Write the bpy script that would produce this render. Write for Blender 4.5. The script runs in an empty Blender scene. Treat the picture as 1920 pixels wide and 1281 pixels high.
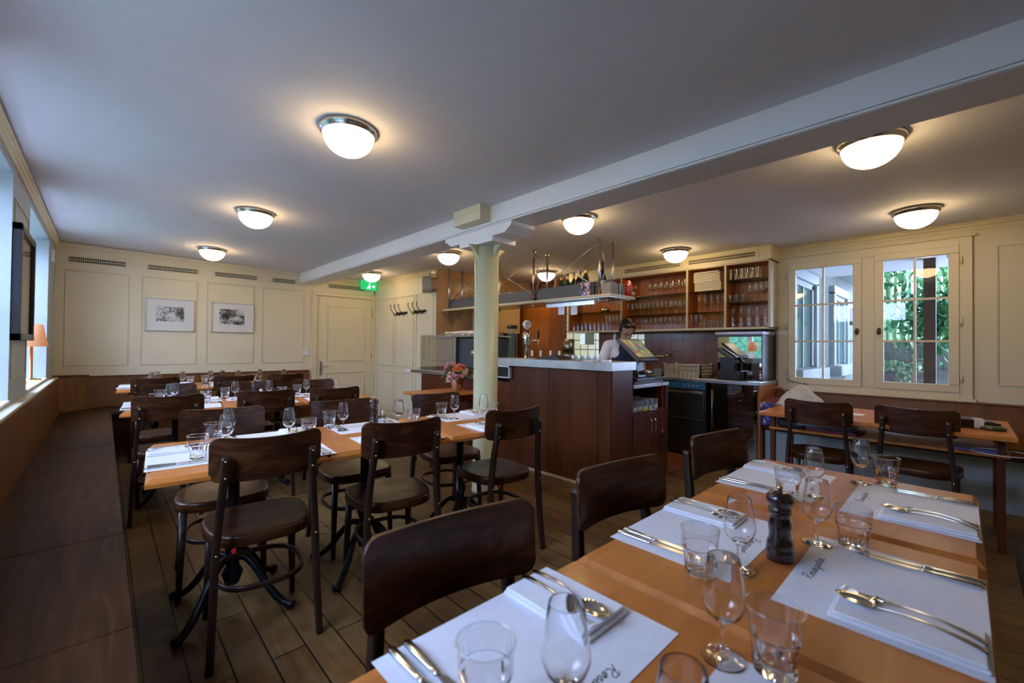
import bpy, bmesh, math, random
from mathutils import Vector, Matrix, Euler
random.seed(7)
S = bpy.context.scene
COL = S.collection
PI = math.pi

# ------------------------------------------------------------------ camera
def make_camera():
    f, yaw, pit, rol, h = 804.3, math.radians(43.57), math.radians(.7216), math.radians(.5834), 1.24
    cy, sy, cp, sp = math.cos(yaw), math.sin(yaw), math.cos(pit), math.sin(pit)
    fw = Vector((sy*cp, cy*cp, sp)); r = Vector((cy, -sy, 0)); u = r.cross(fw)
    cr, sr = math.cos(rol), math.sin(rol)
    X = cr*r + sr*u; Y = -sr*r + cr*u
    cam = bpy.data.cameras.new('camera'); o = bpy.data.objects.new('camera', cam); COL.objects.link(o)
    cam.sensor_fit = 'HORIZONTAL'; cam.sensor_width = 36; cam.lens = f*36/1920
    cam.clip_start = .02; cam.clip_end = 200
    cam.dof.use_dof = True; cam.dof.focus_distance = 2.6; cam.dof.aperture_fstop = 3.2
    M = Matrix((X, Y, -fw)).transposed().to_4x4(); M.translation = Vector((0, 0, h)); o.matrix_world = M
    S.camera = o
make_camera()

# ------------------------------------------------------------------ view, world, daylight
S.view_settings.view_transform = 'Standard'; S.view_settings.look = 'None'
S.view_settings.gamma = 1.0; S.view_settings.use_curve_mapping = False
S.view_settings.exposure = 1.2
cy = S.cycles
cy.max_bounces = 12; cy.diffuse_bounces = 4; cy.glossy_bounces = 4; cy.transmission_bounces = 12
cy.transparent_max_bounces = 24; cy.use_denoising = True; cy.sample_clamp_indirect = 6.0
cy.use_adaptive_sampling = True; cy.adaptive_threshold = .02
W = bpy.data.worlds.new('overcast sky'); S.world = W; W.use_nodes = True
WN = W.node_tree.nodes; WN['Background'].inputs[1].default_value = 12.5
WN['Background'].inputs[0].default_value = (.47, .59, 1.0, 1)
WINDOWS_L = [(.75, 2.05), (2.75, 4.12), (4.98, 6.55)]     # openings along the left wall
def portal(name, x, y0, y1, z0, z1, sign):
    d = bpy.data.lights.new(name, 'AREA'); d.shape = 'RECTANGLE'; d.size = z1-z0; d.size_y = y1-y0
    d.cycles.is_portal = True
    o = bpy.data.objects.new(name, d); COL.objects.link(o); o.location = (x, (y0+y1)/2, (z0+z1)/2)
    o.rotation_euler = (0, -sign*PI/2, 0)
for i, (a, b) in enumerate(WINDOWS_L): portal('window_daylight', -.86, a, b, .88, 2.26, 1)
portal('window_daylight', 5.66, .02, 1.3, .9, 2.15, -1)
def point(name, loc, e, col, r=.05):
    d = bpy.data.lights.new(name, 'POINT'); d.energy = e; d.color = col; d.shadow_soft_size = r
    o = bpy.data.objects.new(name, d); COL.objects.link(o); o.location = loc; return o

# ------------------------------------------------------------------ materials
MATS = {}
def mat(name, col=(.5, .5, .5), rough=.5, metal=0, coat=0, emit=None, es=0, trans=0, ior=1.45, spec=.5, alpha=1):
    if name in MATS: return MATS[name]
    m = bpy.data.materials.new(name); m.use_nodes = True; b = m.node_tree.nodes['Principled BSDF']
    b.inputs['Base Color'].default_value = (*col, 1); b.inputs['Roughness'].default_value = rough
    b.inputs['Metallic'].default_value = metal; b.inputs['Coat Weight'].default_value = coat
    b.inputs['Coat Roughness'].default_value = .12
    b.inputs['Transmission Weight'].default_value = trans; b.inputs['IOR'].default_value = ior
    b.inputs['Specular IOR Level'].default_value = spec
    if emit: b.inputs['Emission Color'].default_value = (*emit, 1); b.inputs['Emission Strength'].default_value = es
    MATS[name] = m; return m
def N(m, t, **k):
    n = m.node_tree.nodes.new(t)
    for a, v in k.items():
        if a.startswith('i_'): n.inputs[a[2:].replace('_', ' ')].default_value = v
        else: setattr(n, a, v)
    return n
def ramp(m, stops):
    r = N(m, 'ShaderNodeValToRGB'); e = r.color_ramp.elements
    while len(e) < len(stops): e.new(.5)
    for el, (p, c) in zip(e, stops): el.position = p; el.color = (*c, 1)
    return r
def bump(m, src, dist, strength=.4):
    b = N(m, 'ShaderNodeBump'); b.inputs['Strength'].default_value = strength; b.inputs['Distance'].default_value = dist
    m.node_tree.links.new(src, b.inputs['Height']); m.node_tree.links.new(b.outputs[0], m.node_tree.nodes['Principled BSDF'].inputs['Normal'])
def wood(name, stops, stretch=(14, 1.2, 14), scale=1.5, rough=.4, coat=.3, dist=3.0, bmp=.0006, rr=None):
    m = mat(name, rough=rough, coat=coat, spec=.35); L = m.node_tree.links.new
    tc = N(m, 'ShaderNodeTexCoord'); mp = N(m, 'ShaderNodeMapping'); mp.inputs['Scale'].default_value = stretch
    oi = N(m, 'ShaderNodeObjectInfo'); va = N(m, 'ShaderNodeVectorMath', operation='ADD')
    mu = N(m, 'ShaderNodeVectorMath', operation='SCALE'); cb = N(m, 'ShaderNodeCombineXYZ')
    L(oi.outputs['Random'], cb.inputs[0]); L(oi.outputs['Random'], cb.inputs[1]); L(oi.outputs['Random'], cb.inputs[2])
    L(cb.outputs[0], mu.inputs[0]); mu.inputs['Scale'].default_value = 9
    L(tc.outputs['Object'], va.inputs[0]); L(mu.outputs[0], va.inputs[1]); L(va.outputs[0], mp.inputs[0])
    n1 = N(m, 'ShaderNodeTexNoise'); n1.inputs['Scale'].default_value = scale; n1.inputs['Detail'].default_value = 5
    n1.inputs['Distortion'].default_value = dist; n1.inputs['Roughness'].default_value = .55
    L(mp.outputs[0], n1.inputs['Vector'])
    r = ramp(m, stops); L(n1.outputs[0], r.inputs[0]); L(r.outputs[0], m.node_tree.nodes['Principled BSDF'].inputs['Base Color'])
    if bmp: bump(m, n1.outputs[0], bmp)
    return m
def noisy(name, c1, c2, scale=30, rough=.6, bmp=0, metal=0, coat=0, detail=4):
    m = mat(name, rough=rough, metal=metal, coat=coat); L = m.node_tree.links.new
    tc = N(m, 'ShaderNodeTexCoord'); n1 = N(m, 'ShaderNodeTexNoise'); n1.inputs['Scale'].default_value = scale; n1.inputs['Detail'].default_value = detail
    L(tc.outputs['Object'], n1.inputs['Vector']); r = ramp(m, [(.3, c1), (.7, c2)])
    L(n1.outputs[0], r.inputs[0]); L(r.outputs[0], m.node_tree.nodes['Principled BSDF'].inputs['Base Color'])
    if bmp: bump(m, n1.outputs[0], bmp)
    return m

CREAM = noisy('cream painted panelling', (.70, .62, .42), (.74, .66, .45), 3, .45, .0004)
CEIL = noisy('white ceiling plaster', (.72, .71, .72), (.75, .74, .75), 4, .8, .0006)
BEAMW = noisy('white painted timber', (.78, .77, .73), (.81, .80, .76), 3, .45)
SAGE = noisy('sage green paint', (.52, .54, .34), (.55, .57, .36), 3, .4)
GREYGREEN = noisy('grey green cabinet paint', (.46, .45, .31), (.50, .49, .34), 4, .4)
CHAIRW = wood('dark stained beech', [(.3, (.026, .008, .003)), (.5, (.046, .015, .005)), (.6, (.085, .031, .010)), (.7, (.042, .014, .004))], (1.2, 5, 7), 2.2, .33, .12, 2.6)
CHAIRB = noisy('dark stained bentwood', (.016, .007, .004), (.028, .013, .007), 25, .36, 0, 0, .1)
BEECH = wood('oiled beech tabletop', [(.25, (.43, .135, .022)), (.5, (.52, .175, .033)), (.75, (.60, .225, .052))], (1.3, 9, 9), 1.6, .38, .08, 1.2, .0002)
BEECHE = wood('beech end grain edge', [(.25, (.36, .15, .05)), (.75, (.55, .27, .11))], (6, 20, 20), 2, .4, .2, 1, .0003)
BARW = wood('reddish brown veneer', [(.3, (.078, .019, .005)), (.5, (.10, .025, .006)), (.7, (.125, .033, .008))], (9, 9, .8), 2.0, .4, .05, .8, .0001)
BENCHW = wood('worn brown bench wood', [(.25, (.030, .013, .004)), (.5, (.048, .021, .007)), (.75, (.078, .034, .011))], (9, .9, 9), 2.2, .6, .0, 1.4, .0003)
BENCHW.node_tree.nodes['Principled BSDF'].inputs['Specular IOR Level'].default_value = .12
PANELW = wood('brown veneer panelling', [(.3, (.115, .042, .010)), (.5, (.145, .054, .013)), (.7, (.18, .070, .018))], (9, 9, .9), 2.0, .38, .1, .8, .0001)
CABW = wood('orange beech veneer', [(.3, (.38, .115, .016)), (.5, (.45, .14, .020)), (.7, (.52, .18, .030))], (8, 8, .8), 2.0, .4, .15, .7, .0001)
PLANKW = wood('pale plank wood', [(.3, (.40, .24, .12)), (.5, (.46, .28, .14)), (.7, (.51, .32, .17))], (8, 8, .7), 2.0, .45, .1, .6, .0001)
IRON = noisy('black cast iron', (.010, .010, .012), (.02, .02, .024), 60, .38, .0004, .6)
STEEL = noisy('brushed stainless steel', (.50, .51, .50), (.60, .61, .59), 8, .28, 0, 1)
ZINC = noisy('pale zinc bar top', (.42, .44, .41), (.53, .54, .51), 10, .4, 0, .75)
CHROME = mat('chrome', (.82, .82, .82), .07, 1)
NICKEL = mat('brushed nickel', (.58, .55, .50), .25, 1)
CUTLERY = mat('polished cutlery steel', (.70, .69, .66), .13, 1)
BRASS = mat('brass', (.75, .52, .18), .2, 1)
BLACK = noisy('black plastic', (.012, .012, .013), (.02, .02, .022), 50, .35)
DARKSTEEL = noisy('dark steel door', (.10, .11, .12), (.15, .155, .16), 6, .3, 0, .9)
DARKGREY = noisy('dark grey lacquer', (.055, .058, .062), (.07, .073, .078), 8, .35)
SHELFG = noisy('dark grey shelf board', (.075, .078, .085), (.09, .094, .10), 8, .5)
PAPER = noisy('white paper', (.80, .82, .88), (.84, .86, .91), 60, .7)
NAPKIN = noisy('white napkin paper', (.82, .84, .88), (.88, .89, .92), 40, .85)
INK = mat('dark ink', (.03, .03, .04), .6)
GLASS = mat('clear glass', (1, 1, 1), .0, 0, 0, None, 0, 1, 1.40)
RED = mat('red enamel', (.65, .02, .015), .35)
TERRA = mat('terracotta', (.3, .1, .05), .6)
WHITEC = noisy('white crockery', (.78, .78, .76), (.82, .82, .80), 20, .2, 0, 0, .4)
def thin_glass(name, tint=(1, 1, 1), refl=.9, rough=.0, base=.0, pwr=4.5):
    m = bpy.data.materials.new(name); m.use_nodes = True; nt = m.node_tree; nt.nodes.clear()
    o = nt.nodes.new('ShaderNodeOutputMaterial'); t = nt.nodes.new('ShaderNodeBsdfTransparent'); t.inputs[0].default_value = (*tint, 1)
    g = nt.nodes.new('ShaderNodeBsdfGlossy'); g.inputs['Roughness'].default_value = rough; g.inputs['Color'].default_value = (refl, refl, refl, 1)
    lw = nt.nodes.new('ShaderNodeLayerWeight'); lw.inputs[0].default_value = .5
    pw = nt.nodes.new('ShaderNodeMath'); pw.operation = 'POWER'; pw.inputs[1].default_value = pwr
    ad = nt.nodes.new('ShaderNodeMath'); ad.operation = 'MULTIPLY_ADD'; ad.inputs[1].default_value = .9; ad.inputs[2].default_value = .04+base; ad.use_clamp = True
    mx = nt.nodes.new('ShaderNodeMixShader'); nt.links.new(lw.outputs['Facing'], pw.inputs[0])
    nt.links.new(pw.outputs[0], ad.inputs[0]); nt.links.new(ad.outputs[0], mx.inputs[0])
    nt.links.new(t.outputs[0], mx.inputs[1]); nt.links.new(g.outputs[0], mx.inputs[2]); nt.links.new(mx.outputs[0], o.inputs[0])
    MATS[name] = m; return m
PANE = thin_glass('window pane glass', (.97, .99, .98), .8, 0, -.01)
TGLASS = thin_glass('thin drinking glass', (.93, .94, .94), .95, .03, .012)
CLEARW = thin_glass('clear glass wall', (.93, .94, .95), 1.0, .03, .05, 2.4)
PICGL = thin_glass('picture glass', (.99, .99, .99), .8, 0, -.02)
SMOKE = thin_glass('smoked glass screen', (.62, .60, .48), .9, .01, .30)
SHELFGL = thin_glass('glass shelf', (.60, .70, .62), .6, .01, .0)
def milk():
    m = mat('lit milk glass', (.9, .85, .75), .25, 0, .3, (1.0, .70, .36), 10.0); return m
MILK = milk()
def brick_mat(name, c1, c2, mortar, bw, rh, ms, rough=.4, off=.5, axis='xz', noise=0, coat=0, bmp=.001):
    m = mat(name, rough=rough, coat=coat); L = m.node_tree.links.new
    tc = N(m, 'ShaderNodeTexCoord'); sx = N(m, 'ShaderNodeSeparateXYZ'); cb = N(m, 'ShaderNodeCombineXYZ')
    L(tc.outputs['Object'], sx.inputs[0]); ix = 'xyz'.index(axis[0]); iy = 'xyz'.index(axis[1])
    L(sx.outputs[ix], cb.inputs[0]); L(sx.outputs[iy], cb.inputs[1])
    b = N(m, 'ShaderNodeTexBrick'); b.offset = off; b.inputs['Scale'].default_value = 1
    b.inputs['Color1'].default_value = (*c1, 1); b.inputs['Color2'].default_value = (*c2, 1); b.inputs['Mortar'].default_value = (*mortar, 1)
    b.inputs['Brick Width'].default_value = bw; b.inputs['Row Height'].default_value = rh; b.inputs['Mortar Size'].default_value = ms
    L(cb.outputs[0], b.inputs['Vector'])
    out = b.outputs[0]
    if noise:
        nz = N(m, 'ShaderNodeTexNoise'); nz.inputs['Scale'].default_value = noise; nz.inputs['Detail'].default_value = 6
        L(tc.outputs['Object'], nz.inputs['Vector'])
        r = ramp(m, [(.3, (.62, .62, .62)), (.7, (1.25, 1.25, 1.25))]); L(nz.outputs[0], r.inputs[0])
        mx = N(m, 'ShaderNodeMix', data_type='RGBA', blend_type='MULTIPLY'); mx.inputs[0].default_value = 1
        L(out, mx.inputs[6]); L(r.outputs[0], mx.inputs[7]); out = mx.outputs[2]
    L(out, m.node_tree.nodes['Principled BSDF'].inputs['Base Color'])
    inv = N(m, 'ShaderNodeMath', operation='SUBTRACT'); inv.inputs[0].default_value = 1; L(b.outputs['Fac'], inv.inputs[1])
    bump(m, inv.outputs[0], bmp, .6)
    return m
def floor_mat():
    m = brick_mat('worn oak floorboards', (.11, .050, .013), (.165, .080, .022), (.012, .006, .003), 1.15, .125, .0035, .5, .37, 'yx', 2.2, .0)
    nt = m.node_tree; L = nt.links.new; b = nt.nodes['Principled BSDF']; src = b.inputs['Base Color'].links[0].from_socket
    tc = N(m, 'ShaderNodeTexCoord'); mp = N(m, 'ShaderNodeMapping'); mp.inputs['Scale'].default_value = (30, 2.5, 1); L(tc.outputs['Object'], mp.inputs[0])
    g = N(m, 'ShaderNodeTexNoise'); g.inputs['Scale'].default_value = 1.5; g.inputs['Detail'].default_value = 6; g.inputs['Distortion'].default_value = 1; L(mp.outputs[0], g.inputs['Vector'])
    r = ramp(m, [(.3, (.7, .7, .7)), (.7, (1.2, 1.2, 1.2))]); L(g.outputs[0], r.inputs[0])
    mx = N(m, 'ShaderNodeMix', data_type='RGBA', blend_type='MULTIPLY'); mx.inputs[0].default_value = 1; L(src, mx.inputs[6]); L(r.outputs[0], mx.inputs[7])
    # pale worn grey patches where people walk and sit
    w = N(m, 'ShaderNodeTexNoise'); w.inputs['Scale'].default_value = 1.1; w.inputs['Detail'].default_value = 7; w.inputs['Roughness'].default_value = .7; L(tc.outputs['Object'], w.inputs['Vector'])
    rw = ramp(m, [(.46, (0, 0, 0)), (.62, (.75, .75, .75))]); L(w.outputs[0], rw.inputs[0])
    m2 = N(m, 'ShaderNodeMix', data_type='RGBA'); L(rw.outputs[0], m2.inputs[0]); L(mx.outputs[2], m2.inputs[6]); m2.inputs[7].default_value = (.165, .125, .048, 1)
    # keep the plank lines over the patches
    m3 = N(m, 'ShaderNodeMix', data_type='RGBA', blend_type='MULTIPLY'); m3.inputs[0].default_value = .85
    bk = [n for n in nt.nodes if n.type == 'TEX_BRICK'][0]; inv = N(m, 'ShaderNodeMath', operation='SUBTRACT'); inv.inputs[0].default_value = 1; L(bk.outputs['Fac'], inv.inputs[1])
    L(m2.outputs[2], m3.inputs[6]); L(inv.outputs[0], m3.inputs[7]); L(m3.outputs[2], b.inputs['Base Color'])
    return m
FLOOR = floor_mat()
TILEB = brick_mat('brown glazed tiles', (.17, .055, .026), (.21, .07, .032), (.05, .03, .025), .15, .15, .004, .25, 0, 'yz', 0, .2)
TILEF = brick_mat('red brown floor tiles', (.16, .05, .025), (.2, .065, .03), (.05, .02, .012), .2, .2, .005, .4, 0, 'xy')
TILEK = brick_mat('pale kitchen tiles', (.80, .82, .52), (.84, .86, .56), (.10, .10, .06), .2, .2, .010, .25, 0, 'yz')
TILEK2 = brick_mat('pale kitchen wall tiles', (.80, .82, .52), (.84, .86, .56), (.10, .10, .06), .2, .2, .010, .25, 0, 'xz')

# ------------------------------------------------------------------ mesh builder
class MB:
    def __init__(s): s.bm = bmesh.new(); s.smooth_faces = []; s.mi = 0
    def _after(s, n0, smooth=False, mtx=None):
        fs = [f for f in s.bm.faces if f.index == -1 or f.index >= n0]
        return fs
    def add(s, verts, faces, smooth=False, mtx=None):
        vs = [s.bm.verts.new(mtx @ Vector(v) if mtx else Vector(v)) for v in verts]
        for f in faces:
            try: fc = s.bm.faces.new([vs[i] for i in f]); fc.smooth = smooth; fc.material_index = s.mi
            except ValueError: pass
        return vs
    def box(s, x0, x1, y0, y1, z0, z1, bev=0, mtx=None, seg=2):
        vs = s.add([(x, y, z) for x in (x0, x1) for y in (y0, y1) for z in (z0, z1)],
                   [(0, 1, 3, 2), (4, 6, 7, 5), (0, 4, 5, 1), (2, 3, 7, 6), (0, 2, 6, 4), (1, 5, 7, 3)], False, mtx)
        if bev:
            es = list({e for v in vs for e in v.link_edges})
            r = bmesh.ops.bevel(s.bm, geom=es, offset=bev, segments=seg, affect='EDGES', profile=.5)
            for f in r['faces']: f.material_index = s.mi; f.smooth = True
        return s
    def prism(s, pts, a, b, axis='z', smooth=False, mtx=None):
        # pts 2-D outline; extruded a..b along axis
        def P(p, t):
            return {'z': (p[0], p[1], t), 'y': (p[0], t, p[1]), 'x': (t, p[0], p[1])}[axis]
        n = len(pts); vs = [P(p, a) for p in pts] + [P(p, b) for p in pts]
        s.add(vs, [tuple(range(n))[::-1], tuple(range(n, 2*n))] + [(i, (i+1) % n, n+(i+1) % n, n+i) for i in range(n)], smooth, mtx); return s
    def lathe(s, prof, seg=24, c=(0, 0, 0), smooth=True, mtx=None, mod=None):
        vs = []; fs = []; n = len(prof); rg = []
        for j, (r, z) in enumerate(prof):
            if r < 1e-6: rg.append([len(vs)]*seg); vs.append((c[0], c[1], c[2]+z)); continue
            rg.append(list(range(len(vs), len(vs)+seg)))
            for i in range(seg):
                a = 2*PI*i/seg; rr = r if mod is None else mod(r, z, a, j); vs.append((c[0]+rr*math.cos(a), c[1]+rr*math.sin(a), c[2]+z))
        for j in range(n-1):
            for i in range(seg):
                k = (i+1) % seg; q = []
                for v in (rg[j][i], rg[j][k], rg[j+1][k], rg[j+1][i]):
                    if v not in q: q.append(v)
                if len(q) > 2: fs.append(tuple(q))
        if prof[0] != prof[-1]:
            if prof[0][0] > 1e-6: fs.append(tuple(rg[0])[::-1])
            if prof[-1][0] > 1e-6: fs.append(tuple(rg[-1]))
        s.add(vs, fs, smooth, mtx); return s
    def sweep(s, pts, sec, closed=False, smooth=True, scale=None, up=(0, 0, 1), mtx=None, cap=True):
        # sweeps closed 2-D section sec (list of (a,b)) along pts; frame uses up vector
        P = [Vector(p) for p in pts]; n = len(P); k = len(sec); vs = []
        for i, p in enumerate(P):
            if closed: t = P[(i+1) % n]-P[i-1]
            else: t = P[min(i+1, n-1)]-P[max(i-1, 0)]
            t.normalize(); u = Vector(up); sd = t.cross(u)
            if sd.length < 1e-3: sd = t.cross(Vector((1, 0, 0)))
            sd.normalize(); w = sd.cross(t).normalized(); q = scale[i] if scale else 1
            if not isinstance(q, tuple): q = (q, q)
            for a, b in sec: vs.append(p+sd*a*q[0]+w*b*q[1])
        fs = []
        for i in range(n if closed else n-1):
            j = (i+1) % n
            for m in range(k): l = (m+1) % k; fs.append((i*k+m, i*k+l, j*k+l, j*k+m))
        if not closed and cap: fs += [tuple(range(k))[::-1], tuple((n-1)*k+m for m in range(k))]
        s.add(vs, fs, smooth, mtx); return s
    def tube(s, pts, r, seg=8, closed=False, scale=None, mtx=None):
        return s.sweep(pts, [(r*math.cos(2*PI*i/seg), r*math.sin(2*PI*i/seg)) for i in range(seg)], closed, True, scale, mtx=mtx)
    def ball(s, c, r, seg=12, sc=(1, 1, 1), mtx=None):
        pr = [(max(math.sin(PI*i/(seg//2)), 0)*r, -math.cos(PI*i/(seg//2))*r) for i in range(seg//2+1)]
        pr[0] = (0, -r); pr[-1] = (0, r)
        M = Matrix.Translation(c) @ Matrix.Diagonal((*sc, 1))
        if mtx: M = mtx @ M
        return s.lathe(pr, seg, mtx=M)
    def build(s, name, m, parent=None, loc=None, rot=None):
        bmesh.ops.recalc_face_normals(s.bm, faces=s.bm.faces)
        me = bpy.data.meshes.new(name); s.bm.to_mesh(me); s.bm.free()
        for x in (m if isinstance(m, (list, tuple)) else [m]): me.materials.append(x)
        o = bpy.data.objects.new(name, me); COL.objects.link(o)
        if parent: o.parent = parent
        if loc: o.location = loc
        if rot is not None: o.rotation_euler = (0, 0, rot)
        return o
def tag(o, label, cat, group=None):
    o['label'] = label; o['category'] = cat
    if group: o['group'] = group
    return o
def thing(name, label, cat, loc=(0, 0, 0), rz=0, group=None):
    o = bpy.data.objects.new(name, None); COL.objects.link(o); o.location = loc; o.rotation_euler = (0, 0, rz); o.empty_display_size = .05
    return tag(o, label, cat, group)
def struct(name, mb, m):
    o = mb.build(name, m); o['kind'] = 'structure'; return o
def dup(root, loc, rz, label, group=None, scale=None):
    r = root.copy(); COL.objects.link(r); r.location = loc; r.rotation_euler = (0, 0, rz); r['label'] = label
    if group: r['group'] = group
    if scale: r.scale = scale
    for ch in list(root.children):
        c = ch.copy(); COL.objects.link(c); c.parent = r
        for g in list(ch.children):
            d = g.copy(); COL.objects.link(d); d.parent = c
    return r
class Kind:      # the first use places the prototype itself, later uses copy it
    def __init__(s, make): s.make = make; s.root = None
    def put(s, loc, rz, label, group=None, scale=None):
        if s.root is None:
            s.root = s.make(); s.root.location = loc; s.root.rotation_euler = (0, 0, rz); s.root['label'] = label
            if group: s.root['group'] = group
            if scale: s.root.scale = scale
            return s.root
        return dup(s.root, loc, rz, label, group, scale)
def hold(prof, d=.0006):      # extra rings beside corners so smooth shading keeps walls straight
    out = []
    for i, p in enumerate(prof):
        if 0 < i < len(prof)-1:
            a = Vector(prof[i-1]); b = Vector(p); c = Vector(prof[i+1]); u = a-b; w = c-b
            if u.length > 3*d and u.angle(w, PI) < 2.6: out.append(tuple(b+u.normalized()*d))
            out.append(p)
            if w.length > 3*d and u.angle(w, PI) < 2.6: out.append(tuple(b+w.normalized()*d))
        else: out.append(p)
    return out
def rrect(w, h, r, n=5):
    out = []
    for cx, cy, a0 in ((w/2-r, h/2-r, 0), (-w/2+r, h/2-r, 90), (-w/2+r, -h/2+r, 180), (w/2-r, -h/2+r, 270)):
        for i in range(n+1): a = math.radians(a0+90*i/n); out.append((cx+r*math.cos(a), cy+r*math.sin(a)))
    return out
def smooth_path(pts, n=6):
    P = [Vector(p) for p in pts]; out = []
    for i in range(len(P)-1):
        p0 = P[max(i-1, 0)]; p1 = P[i]; p2 = P[i+1]; p3 = P[min(i+2, len(P)-1)]
        for k in range(n):
            t = k/n; out.append(.5*((2*p1)+(-p0+p2)*t+(2*p0-5*p1+4*p2-p3)*t*t+(-p0+3*p1-3*p2+p3)*t**3))
    out.append(P[-1]); return out

ORD = 'first second third fourth fifth sixth seventh eighth ninth tenth eleventh twelfth thirteenth fourteenth fifteenth sixteenth seventeenth eighteenth nineteenth twentieth'.split()
def ordn(i):
    if i <= 20: return ORD[i-1]
    if i == 30: return 'thirtieth'
    return ('twenty' if i < 30 else 'thirty')+'-'+ORD[(i % 10)-1]
# ------------------------------------------------------------------ room shell
XL, XR, YB, YF, ZC = -.43, 5.53, 7.34, -1.7, 2.38
struct('floor', MB().box(XL-.5, XR+.1, YF, YB+.1, -.1, 0), FLOOR)
struct('floor_bar', MB().box(4.16, XR, 2.0, 5.34, 0, .006), TILEF)
m = MB()
xa, xb = XL-.5, 2.39
m.add([(xa, YF, 2.45), (xb, YF, ZC), (xb, YB+.1, ZC), (xa, YB+.1, 2.45), (xa, YF, 2.6), (xb, YF, 2.6), (xb, YB+.1, 2.6), (xa, YB+.1, 2.6)],
      [(0, 1, 2, 3), (4, 5, 6, 7), (0, 1, 5, 4), (1, 2, 6, 5), (2, 3, 7, 6), (3, 0, 4, 7)])
struct('ceiling', m, CEIL)
struct('ceiling_bar', MB().box(xb, 8.2, YF, YB+.1, ZC, 2.6), CEIL)
# left wall with deep window openings
def wall_left():
    m = MB(); ys = [YF-.1]
    for a, b in WINDOWS_L: ys += [a, b]
    ys.append(YB+.1)
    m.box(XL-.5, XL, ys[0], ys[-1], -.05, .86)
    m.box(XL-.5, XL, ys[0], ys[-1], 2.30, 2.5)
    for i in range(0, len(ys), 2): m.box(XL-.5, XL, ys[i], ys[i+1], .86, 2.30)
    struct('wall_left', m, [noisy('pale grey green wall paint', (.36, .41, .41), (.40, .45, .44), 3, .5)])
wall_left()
def cornice(name, pts, mt=CREAM, drop=.0):
    # small stepped moulding under the ceiling following pts, to the right hand side of travel
    sec = [(0, 0), (0, -.07), (.012, -.07), (.012, -.045), (.025, -.035), (.025, -.015), (.04, -.008), (.04, 0)]
    struct(name, MB().sweep(pts, sec, smooth=False), mt)
cornice('trim_1', [(XL, YF, 2.42), (XL, YB, 2.42)])
cornice('trim_2', [(XL, YB, 2.42), (2.27, YB, 2.385)])
cornice('trim_3', [(2.52, YB, ZC), (3.544, YB, ZC)])
cornice('trim_4', [(3.544, YB, ZC), (3.544, 5.342, ZC)])
cornice('trim_5', [(XR, 1.46, ZC), (XR, YF, ZC)])
struct('wall_back', MB().box(XL-.5, 2.46, YB, YB+.1, 0, 2.5).box(2.46, 3.57, YB, YB+.1, 2.12, 2.5).box(3.53, 3.66, YB, YB+.1, 0, 2.5).box(2.46, 3.53, YB+.08, YB+.1, 0, 2.12), CREAM)
struct('wall_front', MB().box(XL-.5, 8.2, YF-.1, YF, 0, 2.6), CREAM)
struct('wall_coat', MB().box(3.544, 3.62, 5.365, YB, 0, ZC), CREAM)
def planks():
    m = MB(); x = 3.546; m.box(3.544, 3.5455, 5.342, 5.365, 0, ZC)
    while x < 5.53:
        m.box(x+.001, min(x+.148, 5.53), 5.342, 5.36, 0, ZC, .0015, seg=1); x += .15
    m.box(3.63, 5.6, 5.361, 5.44, 0, ZC)
    struct('wall_plank', m, PLANKW)
planks()
# right wall: windows y -.04..1.41, tiled bar part, kitchen openings
m = MB()
m.box(XR, XR+.12, YF, -.03, 0, 2.5); m.box(XR, XR+.12, -.03, 1.42, 0, .84); m.box(XR, XR+.12, -.03, 1.42, 2.27, 2.5); m.box(XR, XR+.12, 1.42, 1.46, 0, 2.5)
struct('wall_right', m, CREAM)
m = MB()
m.box(XR, XR+.12, 1.46, 3.1, 0, 2.5); m.box(XR, XR+.12, 3.1, 3.52, 0, 1.06); m.box(XR, XR+.12, 3.1, 3.52, 1.44, 2.5)
m.box(XR, XR+.12, 3.52, 3.87, 0, 2.5); m.box(XR, XR+.12, 3.87, 4.9, 2.06, 2.5); m.box(XR, XR+.12, 4.9, 5.45, 0, 2.5)
struct('wall_bar', m, TILEB)
# kitchen beyond
struct('wall_kitchen', MB().box(7.6, 7.7, 2.6, 8.2, 0, 2.6), TILEK)
struct('wall_kitchen_side', MB().box(5.65, 7.7, 6.6, 6.7, 0, 2.6).box(5.65, 7.7, 2.5, 2.6, 0, 2.6), TILEK2)
struct('floor_kitchen', MB().box(5.65, 7.7, 2.5, 6.7, -.1, 0), TILEF)
# wall panelling (raised rails and stiles as beads around recessed fields)
def bead_rect(m, axis, c, a0, a1, z0, z1, w=.012, d=.007, sgn=-1):
    for (p, q, r, t) in ((a0, a1, z0, z0+w), (a0, a1, z1-w, z1), (a0, a0+w, z0+w, z1-w), (a1-w, a1, z0+w, z1-w)):
        if axis == 'y': m.box(p, q, min(c, c+sgn*d), max(c, c+sgn*d), r, t, .002, seg=1)
        else: m.box(min(c, c+sgn*d), max(c, c+sgn*d), p, q, r, t, .002, seg=1)
PANELB = noisy('cream panel bead', (.60, .52, .34), (.66, .58, .39), 3, .45)
m = MB()
for a, b in ((-.345, .228), (.345, .932), (1.04, 1.628), (1.731, 2.34)): bead_rect(m, 'y', YB, a, b, .955, 2.11)
bead_rect(m, 'x', XL, 4.2, 4.9, 1.0, 2.17, sgn=1)
struct('trim_6', m, PANELB)
m = MB()
for a, b in ((6.64, 7.22), (5.98, 6.57), (5.42, 5.91)):
    bead_rect(m, 'x', 3.544, a, b, .90, 2.05); bead_rect(m, 'x', 3.544, a, b, .12, .80)
bead_rect(m, 'x', XR, -1.2, -.2, .95, 2.15)
struct('trim_7', m, PANELB)
struct('baseboard_coat', MB().box(3.524, 3.544, 5.342, YB, 0, .09, .004), CREAM)
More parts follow.
